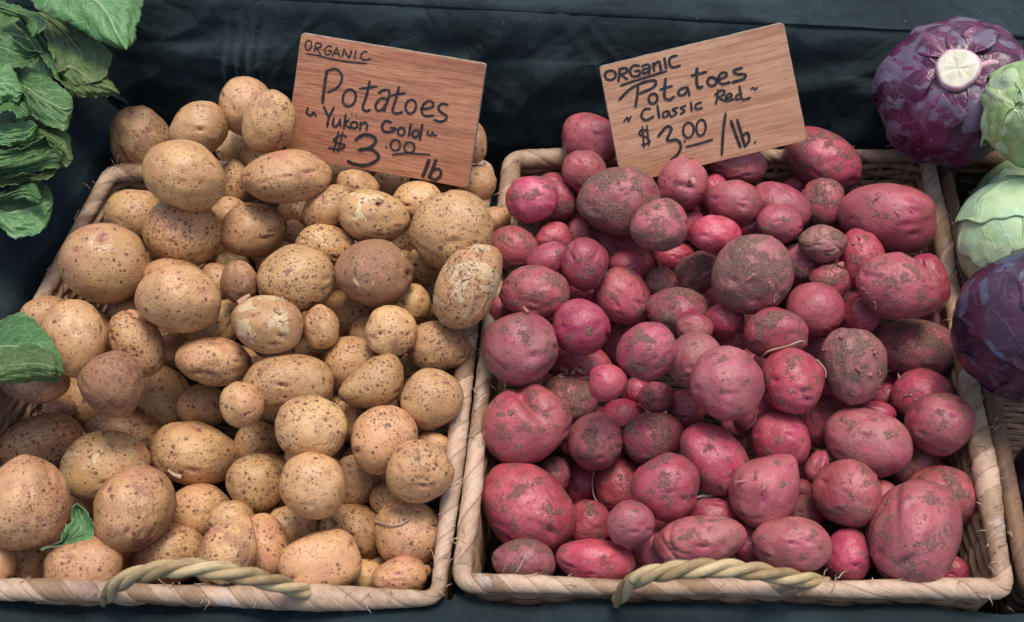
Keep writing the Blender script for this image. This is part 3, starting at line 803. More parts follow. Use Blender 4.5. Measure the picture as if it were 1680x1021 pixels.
def potato(name, it, t, mat, group, seed):
    x, y, a, b, rot, lay, fs, label = it
    fl = parse(fs)
    r = np.random.RandomState(seed)
    sc = t / FPX
    a, b = a * sc, b * sc
    c = math.sqrt(a * b) * 0.96
    P = SPH
    low = waves(seed, 7, 1.6, 2.8)(P); mid = waves(seed + 991, 12, 3.5, 7.0)(P); hi = waves(seed + 77, 16, 9, 17)(P)
    lump = 2.0 if 'L' in fl else 1.0
    rad = 1 + .052 * low * lump + .021 * mid * lump + .0050 * hi * (1 + fl.get('r', 0) + fl.get('d', 0))
    V = P.copy()
    if 'B' in fl:                                        # blocky
        e = 3.0
        rad = rad * (np.abs(P) ** e).sum(axis=1) ** (-1 / e) ** 1.0
    # eyes
    eye = np.zeros(len(P))
    ne = r.randint(5, 9) + (4 if ('p' in fl and mat is M['red']) or 'L' in fl else 0)
    for k in range(ne):
        d = r.normal(size=3)
        if k < ne * .65: d[2] = abs(d[2]) + .25
        d /= np.linalg.norm(d)
        w = r.uniform(.08, .15)
        up = np.array([r.normal() * .3, 1, r.normal() * .3]); up -= d * up.dot(d); up /= np.linalg.norm(up)
        rt = np.cross(up, d)
        q = P - d
        uu, vv = q @ rt, q @ up
        g = np.exp(-((uu / (w * 1.35)) ** 2 + (vv / (w * .75)) ** 2)) * (P @ d > 0)
        br = np.exp(-((uu / (w * 1.8)) ** 2 + ((vv - w * .95) / (w * .55)) ** 2)) * (P @ d > 0)
        s = r.uniform(.45, 1.25)
        rad = rad - .068 * s * g + .028 * s * br
        core = np.exp(-((uu / (w * .95)) ** 2 + (vv / (w * .5)) ** 2)) * (P @ d > 0)
        halo = np.exp(-((uu / (w * 1.9)) ** 2 + (vv / (w * 1.5)) ** 2)) * (P @ d > 0)
        eye = np.maximum(eye, np.clip(.62 * halo + .42 * core * s, 0, 1) * min(1, s))
    for k in range(r.choice([0, 1, 1, 2])):              # shallow growth creases
        d = r.normal(size=3); d[2] = abs(d[2]) + .2; d /= np.linalg.norm(d)
        ax = r.normal(size=3); ax -= d * ax.dot(d); ax /= np.linalg.norm(ax)
        q = (P - d) @ ax + .05 * mid
        rad -= r.uniform(.012, .035) * np.exp(-q ** 2 / r.uniform(.001, .006)) * np.exp(-((P - d) ** 2).sum(axis=1) / r.uniform(.12, .4))
    if 'L' in fl:                                        # lumpy, creased
        for k in range(3):
            d = r.normal(size=3); d[2] = abs(d[2]) + .3; d /= np.linalg.norm(d)
            ax = r.normal(size=3); ax -= d * ax.dot(d); ax /= np.linalg.norm(ax)
            rad -= .085 * np.exp(-((P - d) @ ax) ** 2 / .006) * np.exp(-((P - d) ** 2).sum(axis=1) / .35)
    if 'H' in fl:                                        # heart: a deep fold from the top
        dd = (P[:, 0] - .20 + .35 * (P[:, 1] - .5))
        rad -= .34 * np.exp(-(dd / .16) ** 2) * np.clip((P[:, 1] + .15) / .8, 0, 1) * np.clip(P[:, 2] + .5, 0, 1)
        rad += .05 * np.exp(-((dd - .35) / .25) ** 2) * np.clip(P[:, 1], 0, 1)
    V = P * rad[:, None]
    if 'K' in fl:                                        # bean
        V[:, 1] += .26 * (V[:, 0] ** 2 - .4) * 1.0
        V[:, 1] *= .90
        th = 1 + .16 * V[:, 0]
        V[:, 1] *= th
    if 'C' in fl:                                        # pointed
        k = np.clip(V[:, 0], 0, 1)
        V[:, 1] *= 1 - .42 * k ** 1.3; V[:, 2] *= 1 - .42 * k ** 1.3
        V[:, 0] += .10 * np.clip(V[:, 0] - .6, 0, 1)
    else:
        eg = r.uniform(-.09, .09)
        V[:, 1] *= 1 + eg * V[:, 0]; V[:, 2] *= 1 + eg * V[:, 0]
    # fit the outline to its measured half axes
    mx = (V[:, 0].max() - V[:, 0].min()) / 2; V[:, 0] -= (V[:, 0].max() + V[:, 0].min()) / 2; V[:, 0] *= a / mx
    mx = (V[:, 1].max() - V[:, 1].min()) / 2; V[:, 1] -= (V[:, 1].max() + V[:, 1].min()) / 2; V[:, 1] *= b / mx
    V[:, 2] *= c
    me = bpy.data.meshes.new(name)
    me.from_pydata(V.tolist(), [], SPF)
    me.polygons.foreach_set('use_smooth', [True] * len(SPF))
    me.materials.append(mat)
    o = bpy.data.objects.new(name, me)
    COL.objects.link(o)
    set_attr(o, 'eye', eye)
    z = -ray(x, y).normalized()
    an = RAD(rot)
    xa = RGT * math.cos(an) - UPV * math.sin(an)
    xa = (xa - z * xa.dot(z)).normalized()
    ya = z.cross(xa)
    m = Matrix((xa, ya, z)).transposed().to_4x4()
    m.translation = at_t(x, y, t)
    o.matrix_world = m
    tag(o, label, "potato", group)
    if mat is M['yellow']:
        o['spot'] = fl.get('s', 0.) * .9 + (.35 if 'Q' in fl else 0); o['russet'] = fl.get('r', 0.); o['pink'] = fl.get('p', 0.)
        o['pale'] = fl.get('w', 0.); o['gloss'] = fl.get('g', 0.)
    else:
        o['dirt'] = fl.get('d', 0.); o['dust'] = fl.get('u', 0.); o['pale'] = fl.get('w', 0.); o['bright'] = fl.get('b', 0.)
    return o

def heap(name, items, plane, mat, group, seed):
    t = solve(items, plane, seed)
    obs = [potato(name, it, t[i], mat, group, seed * 1000 + i * 17) for i, it in enumerate(items)]
    return obs, t

def fill(name, items, t, q, mat, group, label, seed):
    """the lowest potatoes, on the basket floor under the heap"""
    r = np.random.RandomState(seed)
    c = [at_t(it[0], it[1], t[i]) for i, it in enumerate(items)]
    R = [math.sqrt(it[2] * it[3]) * t[i] / FPX for i, it in enumerate(items)]
    cen = sum(q, Vector()) / 4
    out, tries = [], 0
    while tries < 5000 and len(out) < 60:
        tries += 1
        u, v = r.uniform(.05, .95), r.uniform(.05, .95)
        p = (q[0].lerp(q[1], u)).lerp(q[3].lerp(q[2], u), v)
        p = cen + (p - cen) * .90
        rad = r.uniform(.019, .026)
        p.z = -DEPTH + rad + r.choice([0, 0, .02, .045])
        if any((p - a).length < (b + rad) * .94 for a, b in zip(c, R)): continue
        c.append(p); R.append(rad); out.append((p, rad))
    tries = 0
    while tries < 9000 and len(out) < 120:                       # smaller ones in what room is left
        tries += 1
        u, v = r.uniform(.05, .95), r.uniform(.05, .95)
        p = (q[0].lerp(q[1], u)).lerp(q[3].lerp(q[2], u), v)
        p = cen + (p - cen) * .90
        rad = r.uniform(.013, .019)
        p.z = -DEPTH + rad + r.uniform(0, .07)
        if any((p - a).length < (b + rad) * .90 for a, b in zip(c, R)): continue
        c.append(p); R.append(rad); out.append((p, rad))
    res = []
    for k, (p, rad) in enumerate(out):
        d = p - CAM; tt = d.dot(FWD)
        px, py = 840 + d.dot(RGT) / tt * FPX, 510.5 - d.dot(UPV) / tt * FPX
        w = rad / tt * FPX
        fs = ("s%dr%d" % (r.randint(1, 6), r.randint(1, 6))) if mat is M['yellow'] else ("d%du%d" % (r.randint(2, 6), r.randint(1, 5)))
        res.append(potato(name, (px, py, w * 1.06, w * .95, r.uniform(0, 180), 0, fs, label), tt, mat, group, seed * 500 + k * 13))
    return res

def drop_unseen(obs):
    """leave out the floor potatoes of which nothing shows"""
    bpy.context.view_layer.update()
    dg = bpy.context.evaluated_depsgraph_get()
    names = {o.name for o in obs}
    seen = {}
    for py in range(2, 1021, 5):
        for px in range(2, 1680, 5):
            ok, loc, nor, idx, ob, mw = scn.ray_cast(dg, CAM, ray(px, py).normalized())
            if ok and ob.name in names: seen[ob.name] = seen.get(ob.name, 0) + 1
    kept = 0
    for o in obs:
        if seen.get(o.name, 0) < 2: bpy.data.objects.remove(o, do_unlink=True)
        else: kept += 1
    print("floor potatoes kept", kept, "of", len(obs))
# ------------------------------------------------------------------ cloth over the table and up behind the baskets
def smooth01(x): x = np.clip(x, 0, 1); return x * x * (3 - 2 * x)

def build_cloth():
    vw = VB + 0.075
    zs = at_v(900, 34, vw + .02).z
    prof = [(VF - .135, -.75), (VF - .130, -.30), (VF - .124, -.08), (VF - .116, -.036), (VF - .098, -.024), (VF - .035, -.020), (VF - .008, -.021),
            (VF - .002, -.032), (VF - .001, -.10), (VF + .006, -.143), (VF + .03, -.147), (VF + .25, -.147), (VB - .03, -.147), (VB + .02, -.146), (VB + .045, -.13), (VB + .055, -.06),
            (vw - .006, .04), (vw + .008, zs * .6), (vw + .018, zs - .014), (vw + .030, zs), (vw + .06, zs + .006), (vw + .30, zs + .006), (vw + .9, zs + .0)]
    C = catmull([Vector((a, b, 0)) for a, b in prof], 16)
    # even spacing along the profile
    L = [0]
    for i in range(1, len(C)): L.append(L[-1] + (C[i] - C[i - 1]).length)
    dens = []
    NS = 470
    Lx_ = np.array(L); pvx = np.array([c_.x for c_ in C]); pzx = np.array([c_.y for c_ in C])
    wgt = np.where((pvx > VB + .03) & (pvx < VB + .25), 6.0, np.where((pvx < VF + .004) & (pzx > -.12), 5.0, 1.0))
    cum = np.concatenate([[0], np.cumsum((wgt[1:] + wgt[:-1]) / 2 * np.diff(Lx_))])
    dens = np.interp(np.linspace(0, cum[-1], NS), cum, Lx_) / L[-1]
    tot = L[-1]
    S = dens * tot
    Lx = np.array(L)
    pv = np.interp(S, Lx, [c.x for c in C]); pz = np.interp(S, Lx, [c.y for c in C])
    tv, tz = np.gradient(pv), np.gradient(pz)
    ln = np.hypot(tv, tz); nv, nz = -tz / ln, tv / ln           # towards the viewer / up
    U = np.concatenate([np.linspace(-1.15, -.72, 30)[:-1], np.linspace(-.72, .85, 680), np.linspace(.85, 1.55, 40)[1:]])
    uu, ss = np.meshgrid(U, S)
    V = np.repeat(pv[:, None], len(U), 1); Z = np.repeat(pz[:, None], len(U), 1)
    NV = np.repeat(nv[:, None], len(U), 1); NZ = np.repeat(nz[:, None], len(U), 1)
    P = np.stack([uu.ravel(), V.ravel(), Z.ravel()], 1)
    n1 = waves(3, 14, 9, 24)(P).reshape(uu.shape); n2 = waves(5, 22, 30, 75)(P).reshape(uu.shape); n3 = waves(9, 30, 90, 190)(P).reshape(uu.shape)
    mid = (RIM_Y[1].x + RIM_R[0].x) / 2
    vfu = np.array([(vfront(u) + .005 if u < mid else vfront(u) - .003) - VF + .0025 * math.sin(9 * u) for u in U])
    V = V + vfu[None, :] * smooth01((VF + .10 - V) / .09)
    rg = lambda s, f0, f1: 1 - np.abs(waves(s, 10, f0, f1)(P + .012 * np.stack([waves(s + 3, 6, 12, 30)(P), 0 * P[:, 0], waves(s + 5, 6, 12, 30)(P)], 1))).reshape(uu.shape)
    hid = smooth01((Z + .125) / .05)                            # keep it flat under the baskets
    wallm = smooth01((V - (VB + .02)) / .04)
    d = .0040 * n1 * (.4 + .6 * wallm) + .0020 * n2 + .0006 * n3 + wallm * (.0105 * rg(71, 10, 26) + .0052 * rg(72, 30, 70) + .0013 * rg(73, 90, 170)) * (.35 + .65 * smooth01((zs - .01 - Z) / .05))
    # creases pulled diagonally across the back drop
    r = np.random.RandomState(21)
    for k in range(16):
        cu = r.uniform(-.55, .85); cz = r.uniform(-.02, zs * .72); an = r.choice([-1, 1]) * r.uniform(.35, 1.25); ln_ = r.uniform(.04, .12); w = r.uniform(.003, .010)
        a = (uu - cu) * math.cos(an) + (Z - cz) * math.sin(an); b = -(uu - cu) * math.sin(an) + (Z - cz) * math.cos(an)
        a = a + 0; b = b + .25 * a * a / ln_
        e = np.exp(-(a / ln_) ** 2) * wallm
        d += r.uniform(.0008, .0022) * e * np.exp(-(b / w) ** 2)
        d -= .0010 * e * np.exp(-((b - 1.9 * w) / (w * 1.3)) ** 2)
    # stacked folds at the back corner by the greens
    for k in range(4):
        d += .010 * np.exp(-((uu - (-.425 + .016 * k + .05 * (Z - .05))) / .0055) ** 2) * wallm * smooth01((zs * .95 - Z) / .05)
    front = smooth01((VF + .0 - V) / .02)
    d += front * (.0035 * waves(31, 10, 14, 40)(P * np.array([1, .25, .25])).reshape(uu.shape) + .0012 * n2)
    V2 = V + NV * d * hid; Z2 = Z + NZ * d * hid
    # the ledge that the leafy greens lie on
    a, b = RIM_Y[0], RIM_Y[3]
    ul = a.x + (b.x - a.x) * (V2 - a.y) / (b.y - a.y)
    x = (ul - .013 - uu)
    m = -.150 + .135 * smooth01(x / .022) + .085 * smooth01((x - .01) / .13)
    m = m + (.0042 * n1 + .0028 * n2 + .0006 * n3 + .006 * rg(74, 14, 34) + .003 * rg(75, 40, 90)) * smooth01(x / .03)
    m = np.where((V2 > VF - .02) & (V2 < VB + .2), m, -1)
    m = np.where(x > -0.001, m, -1)
    f = smooth01((V2 - (VF - .02)) / .03)
    Z2 = np.maximum(Z2, m * f + (1 - f) * np.minimum(Z2, m))
    verts = np.stack([uu.ravel(), V2.ravel(), Z2.ravel()], 1)
    W, H = len(U), len(S)
    faces = [(j * W + i, j * W + i + 1, (j + 1) * W + i + 1, (j + 1) * W + i) for j in range(H - 1) for i in range(W - 1)]
    o = mesh_obj("cloth", verts.tolist(), faces, M['cloth'])
    tag(o, "black cloth draped over the table, in front of and up behind the baskets", "cloth")
    return o

# ------------------------------------------------------------------ baskets
def perimeter(q, shrink=0.0, rc=.028, step=.006):
    c = sum(q, Vector()) / 4
    P = [c + (p - c) * (1 - shrink) for p in q]
    out = []
    for i in range(4):
        p, a, b = P[i], P[i - 1], P[(i + 1) % 4]
        da, db = (a - p).normalized(), (b - p).normalized()
        s, e = p + da * rc, p + db * rc
        for k in range(9):
            t = k / 8
            out.append(s * (1 - t) ** 2 + p * 2 * t * (1 - t) + e * t * t)
        nx = P[(i + 1) % 4] + (p - P[(i + 1) % 4]).normalized() * rc
        m = max(2, int((nx - e).length / step))
        for k in range(1, m): out.append(e.lerp(nx, k / m))
    return out

def basket(q, label, weave, seed, handle=None):
    r = random.Random(seed)
    c = sum(q, Vector()) / 4
    root = empty("wicker_basket", (c.x, c.y, -DEPTH - .004))
    tag(root, label, "basket", "wicker baskets side by side on the cloth")
    # wrapped rim
    pts = perimeter(q, 0, .014, .0024)
    n = len(pts)
    Ls = [0]
    for i in range(1, n): Ls.append(Ls[-1] + (pts[i] - pts[i - 1]).length)
    wob = waves(seed, 8, 8, 30)(np.array([p[:] for p in pts])); wob2 = waves(seed + 4, 8, 12, 50)(np.array([p[:] for p in pts]))
    pts = [p + Vector((wob2[i] * .0010, wob2[-i] * .0010, wob[i] * .0016)) for i, p in enumerate(pts)]
    pitches = .029
    warp = waves(seed + 8, 6, 10, 30)(np.array([p[:] for p in pts])) * .55
    def ph(i, a): return Ls[i] / pitches + 2 * a / (2 * math.pi) + warp[i]
    def wrap(i, a):
        f = ph(i, a) % 1.0
        return .93 + .07 * f + .055 * abs(math.sin(math.pi * 3 * f + .8 * math.sin(i * .05))) + .014 * math.sin(3.1 * i + 5 * a) - (.06 if f < .08 else 0)
    def av(i, a):
        k = int(ph(i, a) // 1)
        return random.Random(k * 31 + seed).random()
    mb = MB(); mb.tube(pts, lambda i: .0094 + .0011 * wob2[i], 26, closed=True, aval=av, wrap=wrap)
    o = mb.build("rim", M['rim'] if weave is M['weave'] else weave, root, fib=False)
    sg = 26
    set_attr(o, 'phase', [ph(i, 2 * math.pi * k / sg - math.pi / 2) for i in range(n) for k in range(sg)])
    set_attr(o, 'along', [Ls[i] for i in range(n) for k in range(sg)])
    # woven wall
    mb = MB()
    nst = 64
    lv = int((DEPTH - .012) / .0078)
    for k in range(lv):
        z = -.0125 - k * .0078
        P = perimeter(q, .010 + .16 * (-z), .020, .0055)
        m = len(P)
        w = waves(seed + k, 5, 12, 40)(np.array([p[:] for p in P]))
        cx = sum(P, Vector()) / m
        Q = []
        for i, p in enumerate(P):
            out = (p - cx).normalized()
            Q.append(p + out * (.0030 * math.sin(2 * math.pi * nst / 2 * i / m + (math.pi if k % 2 else 0))) + Vector((0, 0, z + .0011 * w[i])))
        mb.tube(Q, .0041 + .0006 * r.random(), 7, closed=True, aval=r.random(), flat=.85)
    P0 = perimeter(q, .010 + .16 * .008, .026, .0055); P1 = perimeter(q, .010 + .16 * DEPTH, .026, .0055)
    m0, m1 = len(P0), len(P1)
    for k in range(nst):
        a = P0[int((k + .5) / nst * m0) % m0].copy(); b = P1[int((k + .5) / nst * m1) % m1].copy()
        a.z = -.006; b.z = -DEPTH
        mb.tube([a.lerp(b, t / 6) for t in range(7)], .0034, 6, aval=r.random())
    mb.build("wicker_wall", weave, root)
    # floor of the basket: parallel canes, coloured dark to stand in for shade
    P = perimeter(q, .015 + .16 * DEPTH, .026, .01)
    y0_, y1_ = min(p.y for p in P) + .006, max(p.y for p in P) - .006
    mb = MB()
    ny = int((y1_ - y0_) / .0075)
    for k in range(ny + 1):
        y = y0_ + (y1_ - y0_) * k / ny
        xs = []
        for i in range(len(P)):
            a_, b_ = P[i], P[(i + 1) % len(P)]
            if (a_.y - y) * (b_.y - y) <= 0 and abs(a_.y - b_.y) > 1e-9: xs.append(a_.x + (b_.x - a_.x) * (y - a_.y) / (b_.y - a_.y))
        if len(xs) < 2: continue
        x0_, x1_ = min(xs), max(xs)
        mb.tube([Vector((x0_ + (x1_ - x0_) * j / 40, y, -DEPTH + .0012 * math.sin(j * 1.57 + (k % 2) * math.pi))) for j in range(41)], .0040, 6, aval=r.random())
    mb.build("base", M['weave_floor_shade'], root)
    if handle:
        A = catmull(handle, 14)
        mb = MB()
        for sidx in range(3):
            Q = []
            for i, p in enumerate(A):
                t = (A[min(i + 1, len(A) - 1)] - A[max(i - 1, 0)]).normalized()
                u = Vector((0, 0, 1)); bb = t.cross(u).normalized(); cc = bb.cross(t)
                an = i * .22 + sidx * 2.094
                fade = 1 - .35 * abs(2 * i / (len(A) - 1) - 1) ** 4
                Q.append(p + (bb * math.cos(an) + cc * math.sin(an)) * .0042 * fade)
            mb.tube(Q, lambda i: .0044 - .0014 * abs(2 * i / (len(A) - 1) - 1) ** 6, 10, aval=.3 + .3 * sidx)
        mb.build("handle", M['handle'], root)
    # frayed ends along the rim
    mb = MB()
    for k in range(190):
        i = r.randrange(n); p = pts[i] + Vector((r.uniform(-1, 1), r.uniform(-1, 1), r.uniform(.3, 1))).normalized() * .0112
        d = Vector((r.uniform(-1, 1), r.uniform(-1, 1), r.uniform(-.3, .9))).normalized()
        e = Vector((r.uniform(-1, 1), r.uniform(-1, 1), r.uniform(-1, .4))).normalized()
        l = r.uniform(.004, .016)
        mb.tube([p, p + d * l * .5, p + d * l + e * l * .3], lambda i: .00055 - .0002 * i, 4, aval=r.random())
    mb.build("frayed_fringe", M['fibre'], root)["kind"] = "stuff"
    return root

# ------------------------------------------------------------------ price boards
def board(Q, nrm, px_pts, label, wood, strokes, crop):
    c = sum(Q, Vector()) / 4
    X = ((Q[1] - Q[0]) + (Q[2] - Q[3])).normalized()
    Zn = nrm if nrm.dot(CAM - c) > 0 else -nrm
    X = (X - Zn * X.dot(Zn)).normalized(); Y = Zn.cross(X)
    mw = Matrix((X, Y, Zn)).transposed().to_4x4(); mw.translation = c
    inv = mw.inverted()
    root = empty("price_sign", c)
    root.matrix_world = mw
    tag(root, label, "sign", "wooden price boards stuck among the potatoes")
    L = [inv @ q for q in Q]
    out = []
    rc = .0045
    rr = random.Random(len(strokes))
    for i in range(4):
        p, a, b = L[i], L[i - 1], L[(i + 1) % 4]
        da, db = (a - p).normalized(), (b - p).normalized()
        for k in range(7):
            t = k / 6
            out.append((p + da * rc) * (1 - t) ** 2 + p * 2 * t * (1 - t) + (p + db * rc) * t * t)
        e, nx = p + db * rc, b - db * rc
        for k in range(1, 24):
            out.append(e.lerp(nx, k / 24) + Vector((rr.gauss(0, .00012), rr.gauss(0, .00012), 0)))
    m = len(out)
    cen = sum(out, Vector()) / m
    TH, bv = .0058, .0005
    ring = lambda sc, z: [Vector((cen.x + (p.x - cen.x) * (1 - sc / .08), cen.y + (p.y - cen.y) * (1 - sc / .08), z)) for p in out]
    vs = ring(bv, 0) + ring(0, -bv) + ring(0, -TH + bv) + ring(bv, -TH)
    fs = [tuple(reversed(range(m)))]
    for q in range(3):
        for i in range(m):
            j = (i + 1) % m
            fs.append((q * m + i, q * m + j, (q + 1) * m + j, (q + 1) * m + i))
    fs.append(tuple(range(3 * m, 4 * m)))
    me = bpy.data.meshes.new("board")
    me.from_pydata([tuple(v) for v in vs], [], fs)
    me.materials.append(wood); me.materials.append(M['board_edge'])
    for p in me.polygons:
        if 1 + 0 <= p.index <= 3 * m: p.material_index = 1 if p.index > 0 else 0
    bm = bmesh.new(); bm.from_mesh(me); bmesh.ops.recalc_face_normals(bm, faces=bm.faces); bm.to_mesh(me); bm.free()
    o = bpy.data.objects.new("board", me); COL.objects.link(o); o.parent = root
    # marker writing
    x0, y0, k = crop
    vs, fs = [], []
    for si, (wpx, pts) in enumerate(strokes):
        P = []
        for (sx, sy) in pts:
            q = on_plane(x0 + sx / k, y0 + sy / k, c, nrm)
            P.append(inv @ q)
        P = catmull(P, 7)
        hw = wpx * (c - CAM).dot(FWD) / FPX * .5
        base = len(vs); n = len(P)
        z = .0003 + si * .00001
        for i, p in enumerate(P):
            t = (P[min(i + 1, n - 1)] - P[max(i - 1, 0)])
            t = Vector((t.x, t.y, 0)).normalized() if t.length > 1e-9 else Vector((1, 0, 0))
            nn = Vector((-t.y, t.x, 0))
            w = hw * (1 + .13 * math.sin(i * 1.1 + si * 2.3) * .6) * (.72 if i in (0, n - 1) else 1)
            pp = Vector((p.x, p.y, z))
            if i == 0: pp -= t * hw * .5
            if i == n - 1: pp += t * hw * .5
            vs += [pp + nn * w, pp - nn * w]
        for i in range(n - 1):
            fs.append((base + 2 * i, base + 2 * i + 1, base + 2 * i + 3, base + 2 * i + 2))
    me = bpy.data.meshes.new("lettering"); me.from_pydata([tuple(v) for v in vs], [], fs); me.materials.append(M['ink'])
    o = bpy.data.objects.new("lettering", me); COL.objects.link(o); o.parent = root
    return root

def oval(cx, cy, rx, ry, tilt=0, n=10, gap=.0, start=-90):
    o = []
    for i in range(n + 1):
        a = RAD(start) + (2 * math.pi - gap) * i / n
        x, y = rx * math.cos(a), ry * math.sin(a)
        o.append((cx + x * math.cos(tilt) - y * math.sin(tilt), cy + x * math.sin(tilt) + y * math.cos(tilt)))
    return o

S1 = [
 (2.6, oval(168,125,19,29,.15)), (2.6, [(212,112),(208,140),(203,166)]), (2.6, [(211,113),(240,116),(243,133),(213,144)]), (2.6, [(213,144),(228,160),(240,181)]),
 (2.6, [(308,136),(286,130),(268,150),(268,175),(286,183),(302,172),(303,158),(286,157)]), (2.6, [(310,192),(325,165),(338,139)]), (2.6, [(338,139),(346,168),(355,196)]), (2.6, [(320,173),(349,177)]),
 (2.6, [(370,197),(376,172),(382,148)]), (2.6, [(382,148),(396,178),(411,204)]), (2.6, [(411,204),(420,180),(427,156)]), (2.6, [(452,158),(448,184),(444,210)]),
 (2.6, [(521,166),(500,163),(482,186),(490,209),(514,214),(541,204)]), (2.6, [(155,175),(230,188),(300,205),(410,224),(515,236)]),
 (5.4, [(280,275),(268,345),(260,410),(252,472)]), (4.2, [(278,278),(330,268),(366,300),(364,345),(332,385),(282,407)]),
 (4.2, oval(413,440,38,52,.25)), (4.4, [(535,342),(515,430),(493,497),(512,520),(536,512)]), (3.8, [(474,386),(525,380),(577,373)]),
 (4.2, [(588,412),(618,394),(652,398),(648,440),(632,485),(622,522)]), (4.2, [(640,448),(603,444),(572,480),(578,514),(606,512),(634,476)]),
 (4.6, [(711,374),(692,448),(672,514),(694,534),(730,526)]), (3.8, [(648,428),(695,420),(746,411)]), (4.2, oval(781,492,31,42,.2)),
 (4.2, [(848,508),(906,496),(915,472),(886,458),(852,488),(846,524),(868,548),(918,546)]), (4.2, [(1003,482),(968,476),(945,498),(960,524),(993,546),(990,570),(955,582),(920,570)]),
 (3.4, [(166,498),(158,530),(184,546),(199,526),(214,550)]),
 (4.0, [(259,492),(274,522),(288,552)]), (4.0, [(321,498),(292,556),(281,613)]), (3.8, [(322,560),(314,598),(332,612),(350,592),(358,568)]), (3.8, [(357,570),(362,610)]),
 (3.8, [(392,538),(386,580),(380,624)]), (3.8, [(412,570),(386,596),(420,622)]), (3.8, oval(442,602,20,20)), (2.4, [(427,535),(430,541)]), (2.4, [(454,538),(457,544)]),
 (3.8, [(482,584),(480,606),(477,630)]), (3.8, [(480,602),(505,586),(520,602),(514,634)]),
 (4.4, [(664,586),(632,578),(609,608),(622,640),(662,642),(690,628)]), (4.0, [(658,618),(692,622)]), (4.0, oval(724,641,21,23)), (4.4, [(782,598),(775,632),(769,667)]),
 (4.2, [(832,640),(806,634),(789,658),(808,676),(836,652)]), (4.4, [(850,598),(844,640),(835,692)]), (3.2, [(886,638),(880,656),(900,664),(912,645),(918,664),(937,662)]),
 (3.2, [(397,672),(362,664),(320,690),(345,709),(386,722),(360,746),(288,738)]), (2.8, [(350,638),(335,700),(318,762)]), (2.8, [(376,642),(360,705),(345,766)]),
 (5.4, [(450,692),(500,660),(560,674),(570,702),(538,736),(468,752)]), (5.4, [(468,752),(540,748),(586,780),(578,812),(520,840),(450,838),(404,818)]),
 (3.6, [(633,732),(637,737)]), (3.4, oval(689,722,29,33,.1)), (3.4, oval(773,736,31,32,.1)), (3.0, [(670,781),(745,770),(790,772),(898,780)]),
 (6.0, [(890,812),(872,862),(853,908)]), (5.6, [(933,810),(912,864),(890,915)]), (4.6, [(898,893),(930,864),(961,876),(956,908),(925,928),(893,912)]),
]
S2 = [
 (4.6, oval(664,371,27,23,-.2)), (4.8, [(710,338),(708,370),(703,402)]), (4.6, [(708,342),(738,336),(748,352),(714,372)]), (4.4, [(716,370),(748,391)]),
 (4.6, [(806,324),(778,324),(760,350),(774,376),(806,371),(806,350),(784,352)]), (4.4, [(818,327),(846,318),(858,330),(854,364)]), (4.4, [(852,338),(826,344),(828,364),(852,352)]),
 (4.6, [(873,310),(880,352)]), (4.6, [(876,324),(903,304),(913,347)]), (4.6, [(930,286),(934,312),(939,338)]), (4.6, [(992,274),(961,284),(954,310),(970,332),(1007,324)]),
 (4.2, [(714,423),(770,403),(830,385),(940,351)]),
 (4.6, [(800,424),(796,475),(787,527)]), (5.0, [(708,492),(760,440),(830,405),(884,398),(876,430),(808,462)]), (4.6, oval(874,486,21,25,.2)),
 (5.0, [(936,388),(930,450),(932,482),(957,492),(977,476)]), (4.4, [(908,442),(968,424)]), (4.4, [(1046,430),(1012,438),(998,462),(1024,468),(1046,440)]), (4.4, [(1046,436),(1053,472)]),
 (5.2, [(1090,336),(1089,400),(1096,432),(1117,426)]), (4.6, [(1063,373),(1100,364),(1137,354)]), (4.8, oval(1164,402,22,21)), (4.6, [(1194,394),(1234,376),(1230,358),(1206,364),(1194,396),(1214,414),(1252,405)]),
 (4.8, [(1312,334),(1272,348),(1286,365),(1326,367),(1320,388),(1263,406)]),
 (2.8, [(729,602),(747,577),(752,598),(766,571)]), (4.2, [(861,535),(830,540),(817,574),(840,592),(877,574)]), (4.2, [(895,518),(905,582)]),
 (3.6, [(950,545),(926,554),(924,576),(945,570),(951,548)]), (3.6, [(951,548),(962,577)]), (3.6, [(996,529),(970,540),(990,556),(968,574)]), (3.6, [(1036,519),(1010,531),(1030,546),(1008,562)]),
 (4.0, [(1060,504),(1065,547)]), (3.8, [(1113,504),(1086,514),(1085,536),(1117,531)]),
 (4.0, [(1195,444),(1190,478),(1183,512)]), (4.0, [(1178,467),(1214,444),(1226,461),(1194,481)]), (4.0, [(1194,481),(1232,499)]), (3.8, [(1236,485),(1262,472),(1250,460),(1232,478),(1240,496),(1271,488)]),
 (3.8, [(1312,460),(1286,469),(1284,491),(1311,481)]), (4.0, [(1299,424),(1312,487),(1352,481)]), (2.6, [(1354,441),(1367,431),(1375,443),(1389,431)]),
 (3.4, [(851,644),(820,639),(807,660),(846,680),(856,701),(818,713)]), (3.0, [(821,622),(830,727)]), (3.0, [(844,618),(853,717)]),
 (4.8, [(899,671),(940,625),(964,634),(944,690),(990,688),(1011,720),(992,763),(963,786)]), (3.6, [(1028,693),(1032,697)]),
 (3.8, oval(1048,640,26,38,.1)), (3.8, oval(1110,628,23,40,.1)), (3.8, [(1038,723),(1100,707),(1167,687)]),
 (4.8, [(1231,558),(1220,640),(1212,762)]), (4.8, [(1257,594),(1280,660),(1304,724)]), (4.8, [(1288,589),(1307,655),(1327,722)]), (4.4, [(1308,672),(1338,654),(1347,690),(1326,719)]), (4.0, [(1374,698),(1378,702)]),
]

